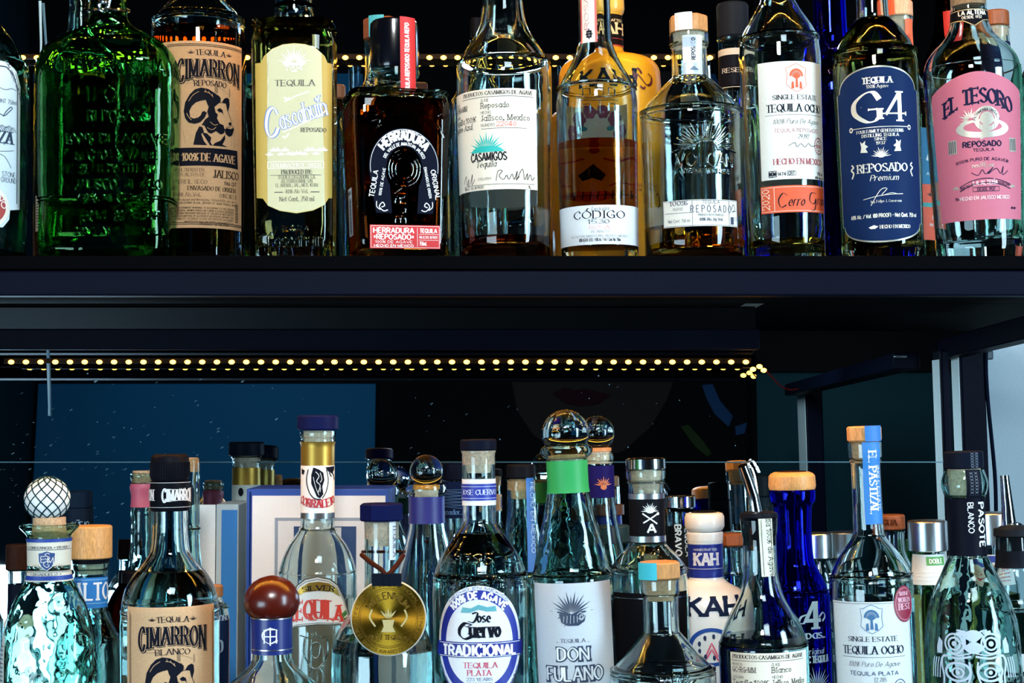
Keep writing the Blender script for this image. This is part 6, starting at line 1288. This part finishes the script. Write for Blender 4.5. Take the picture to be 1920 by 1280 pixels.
b.decal('painted_pupil', [q for i in range(9) for q in fill(ell(1332 + 24 * math.cos(i * .7), 1212 - 20 * math.sin(i * .7), 3, 5, 10))] , mat('#22365c', .35), .0006); b.decal('painted_pattern', line([(1320, 1230), (1332, 1204), (1344, 1230)], 3) + line([(1318, 1240), (1332, 1216), (1346, 1240)], 3), mat('#d8607c', .35), .0006)
b = low('cone-shouldered bottle with brown wooden stopper between white ceramic bottle and tilted paper strip', 1374, .162, [(1440, 72), (1160, 74), (1128, 70), (1100, 52), (1080, 34), (1068, 26), (1030, 25), (1024, 27)], CLEAR, lean=-1.4); octcap(b, 999, 1023, 27, REDWOOD)
b = low('bottle with black screw cap behind the metal pourer', 1424, .222, [(1440, 46), (1140, 48), (1080, 38), (1030, 26), (1000, 24)], CLEAR, lean=-1.4, cyr=950); cap(b, 'cap', mat('#0a1418', .3), 890, 930, 24); b.lathe('capsule', mat('#0c1a20', .35), [(930, 22), (932, 25), (996, 25), (1000, 22)])
for cx, yt, yb, hw, Y, lab_, tint in ((1538, 998, 1046, 28, .16, 'silver-lidded jar next to the cobalt bottle', 0), (1584, 996, 1046, 28, .20, 'silver-lidded jar tucked behind the blue strip bottle', 0), (1745, 975, 1032, 36, .09, 'silver-capped bottle with green and white label beside the mask bottle', 1), (1866, 960, 1020, 36, .125, 'silver-capped bottle with white, blue and red label behind the metal pourer by the wall', 2)):
    b = low(lab_, cx, Y, [(1440, hw * 1.25), (1130, hw * 1.3), (1085, hw * 1.2), (1062, hw * .95), (yb + 4, hw * .8)], CLEAR, lean=-1.5, liq=1110, lc=WATER if tint == 0 else STRAW)
    cap(b, 'cap', SILVER, yt, yb, hw, K=48)
    if tint:
        lb = paper(b, 'front_label', mat('#c8d6da', .6), rec(cx - 40, 1040, cx + 40, 1095), cx, 1068)
        print_(b, lb, fill(rec(cx - 40, 1042, cx + 40, 1054) if tint == 2 else rec(cx - 6, 1044, cx + 30, 1060), dx=4), mat('#25409a' if tint == 2 else '#4a9a4a', .5), .0006, 'label_band')
        print_(b, lb, txt('DOBLE' if tint == 1 else '50', cx + 12, 1056 if tint == 1 else 1066, 24, 8, SAN) + [q for i in range(3) for q in line([(cx - 30, 1072 + i * 7), (cx + 26, 1072 + i * 7)], 1.2)], mat('#e8eef0' if tint == 1 else '#b03040', .5), .0009)
b = low('bright green glass bottle behind, between the blue strip and mask bottles', 1718, .185, [(1430, 34), (1140, 36), (1095, 30), (1070, 18), (1050, 14), (1030, 14)], GREEN, lean=-1.5, liq=1100, lc=glass('#bfe6a0', ior=1.36)); cap(b, 'cap', mat('#1e5a2a', .4), 1010, 1032, 15)
b = low('bottle with stamped round wooden stopper behind the blue tree label bottle', 1672, .142, [(1440, 48), (1130, 50), (1080, 42), (1040, 26), (1020, 23), (1000, 23), (994, 25)], CLEAR, lean=-1.5, cyr=1000); cap(b, 'stopper', REDWOOD, 964, 992, 25); b.anchor(1668, 978, hw=25.2); b.decal('stamped_lettering', txt('AGUA', 1664, 984, 34, 10, SERB), mat('#4a2412', .6), .0008)
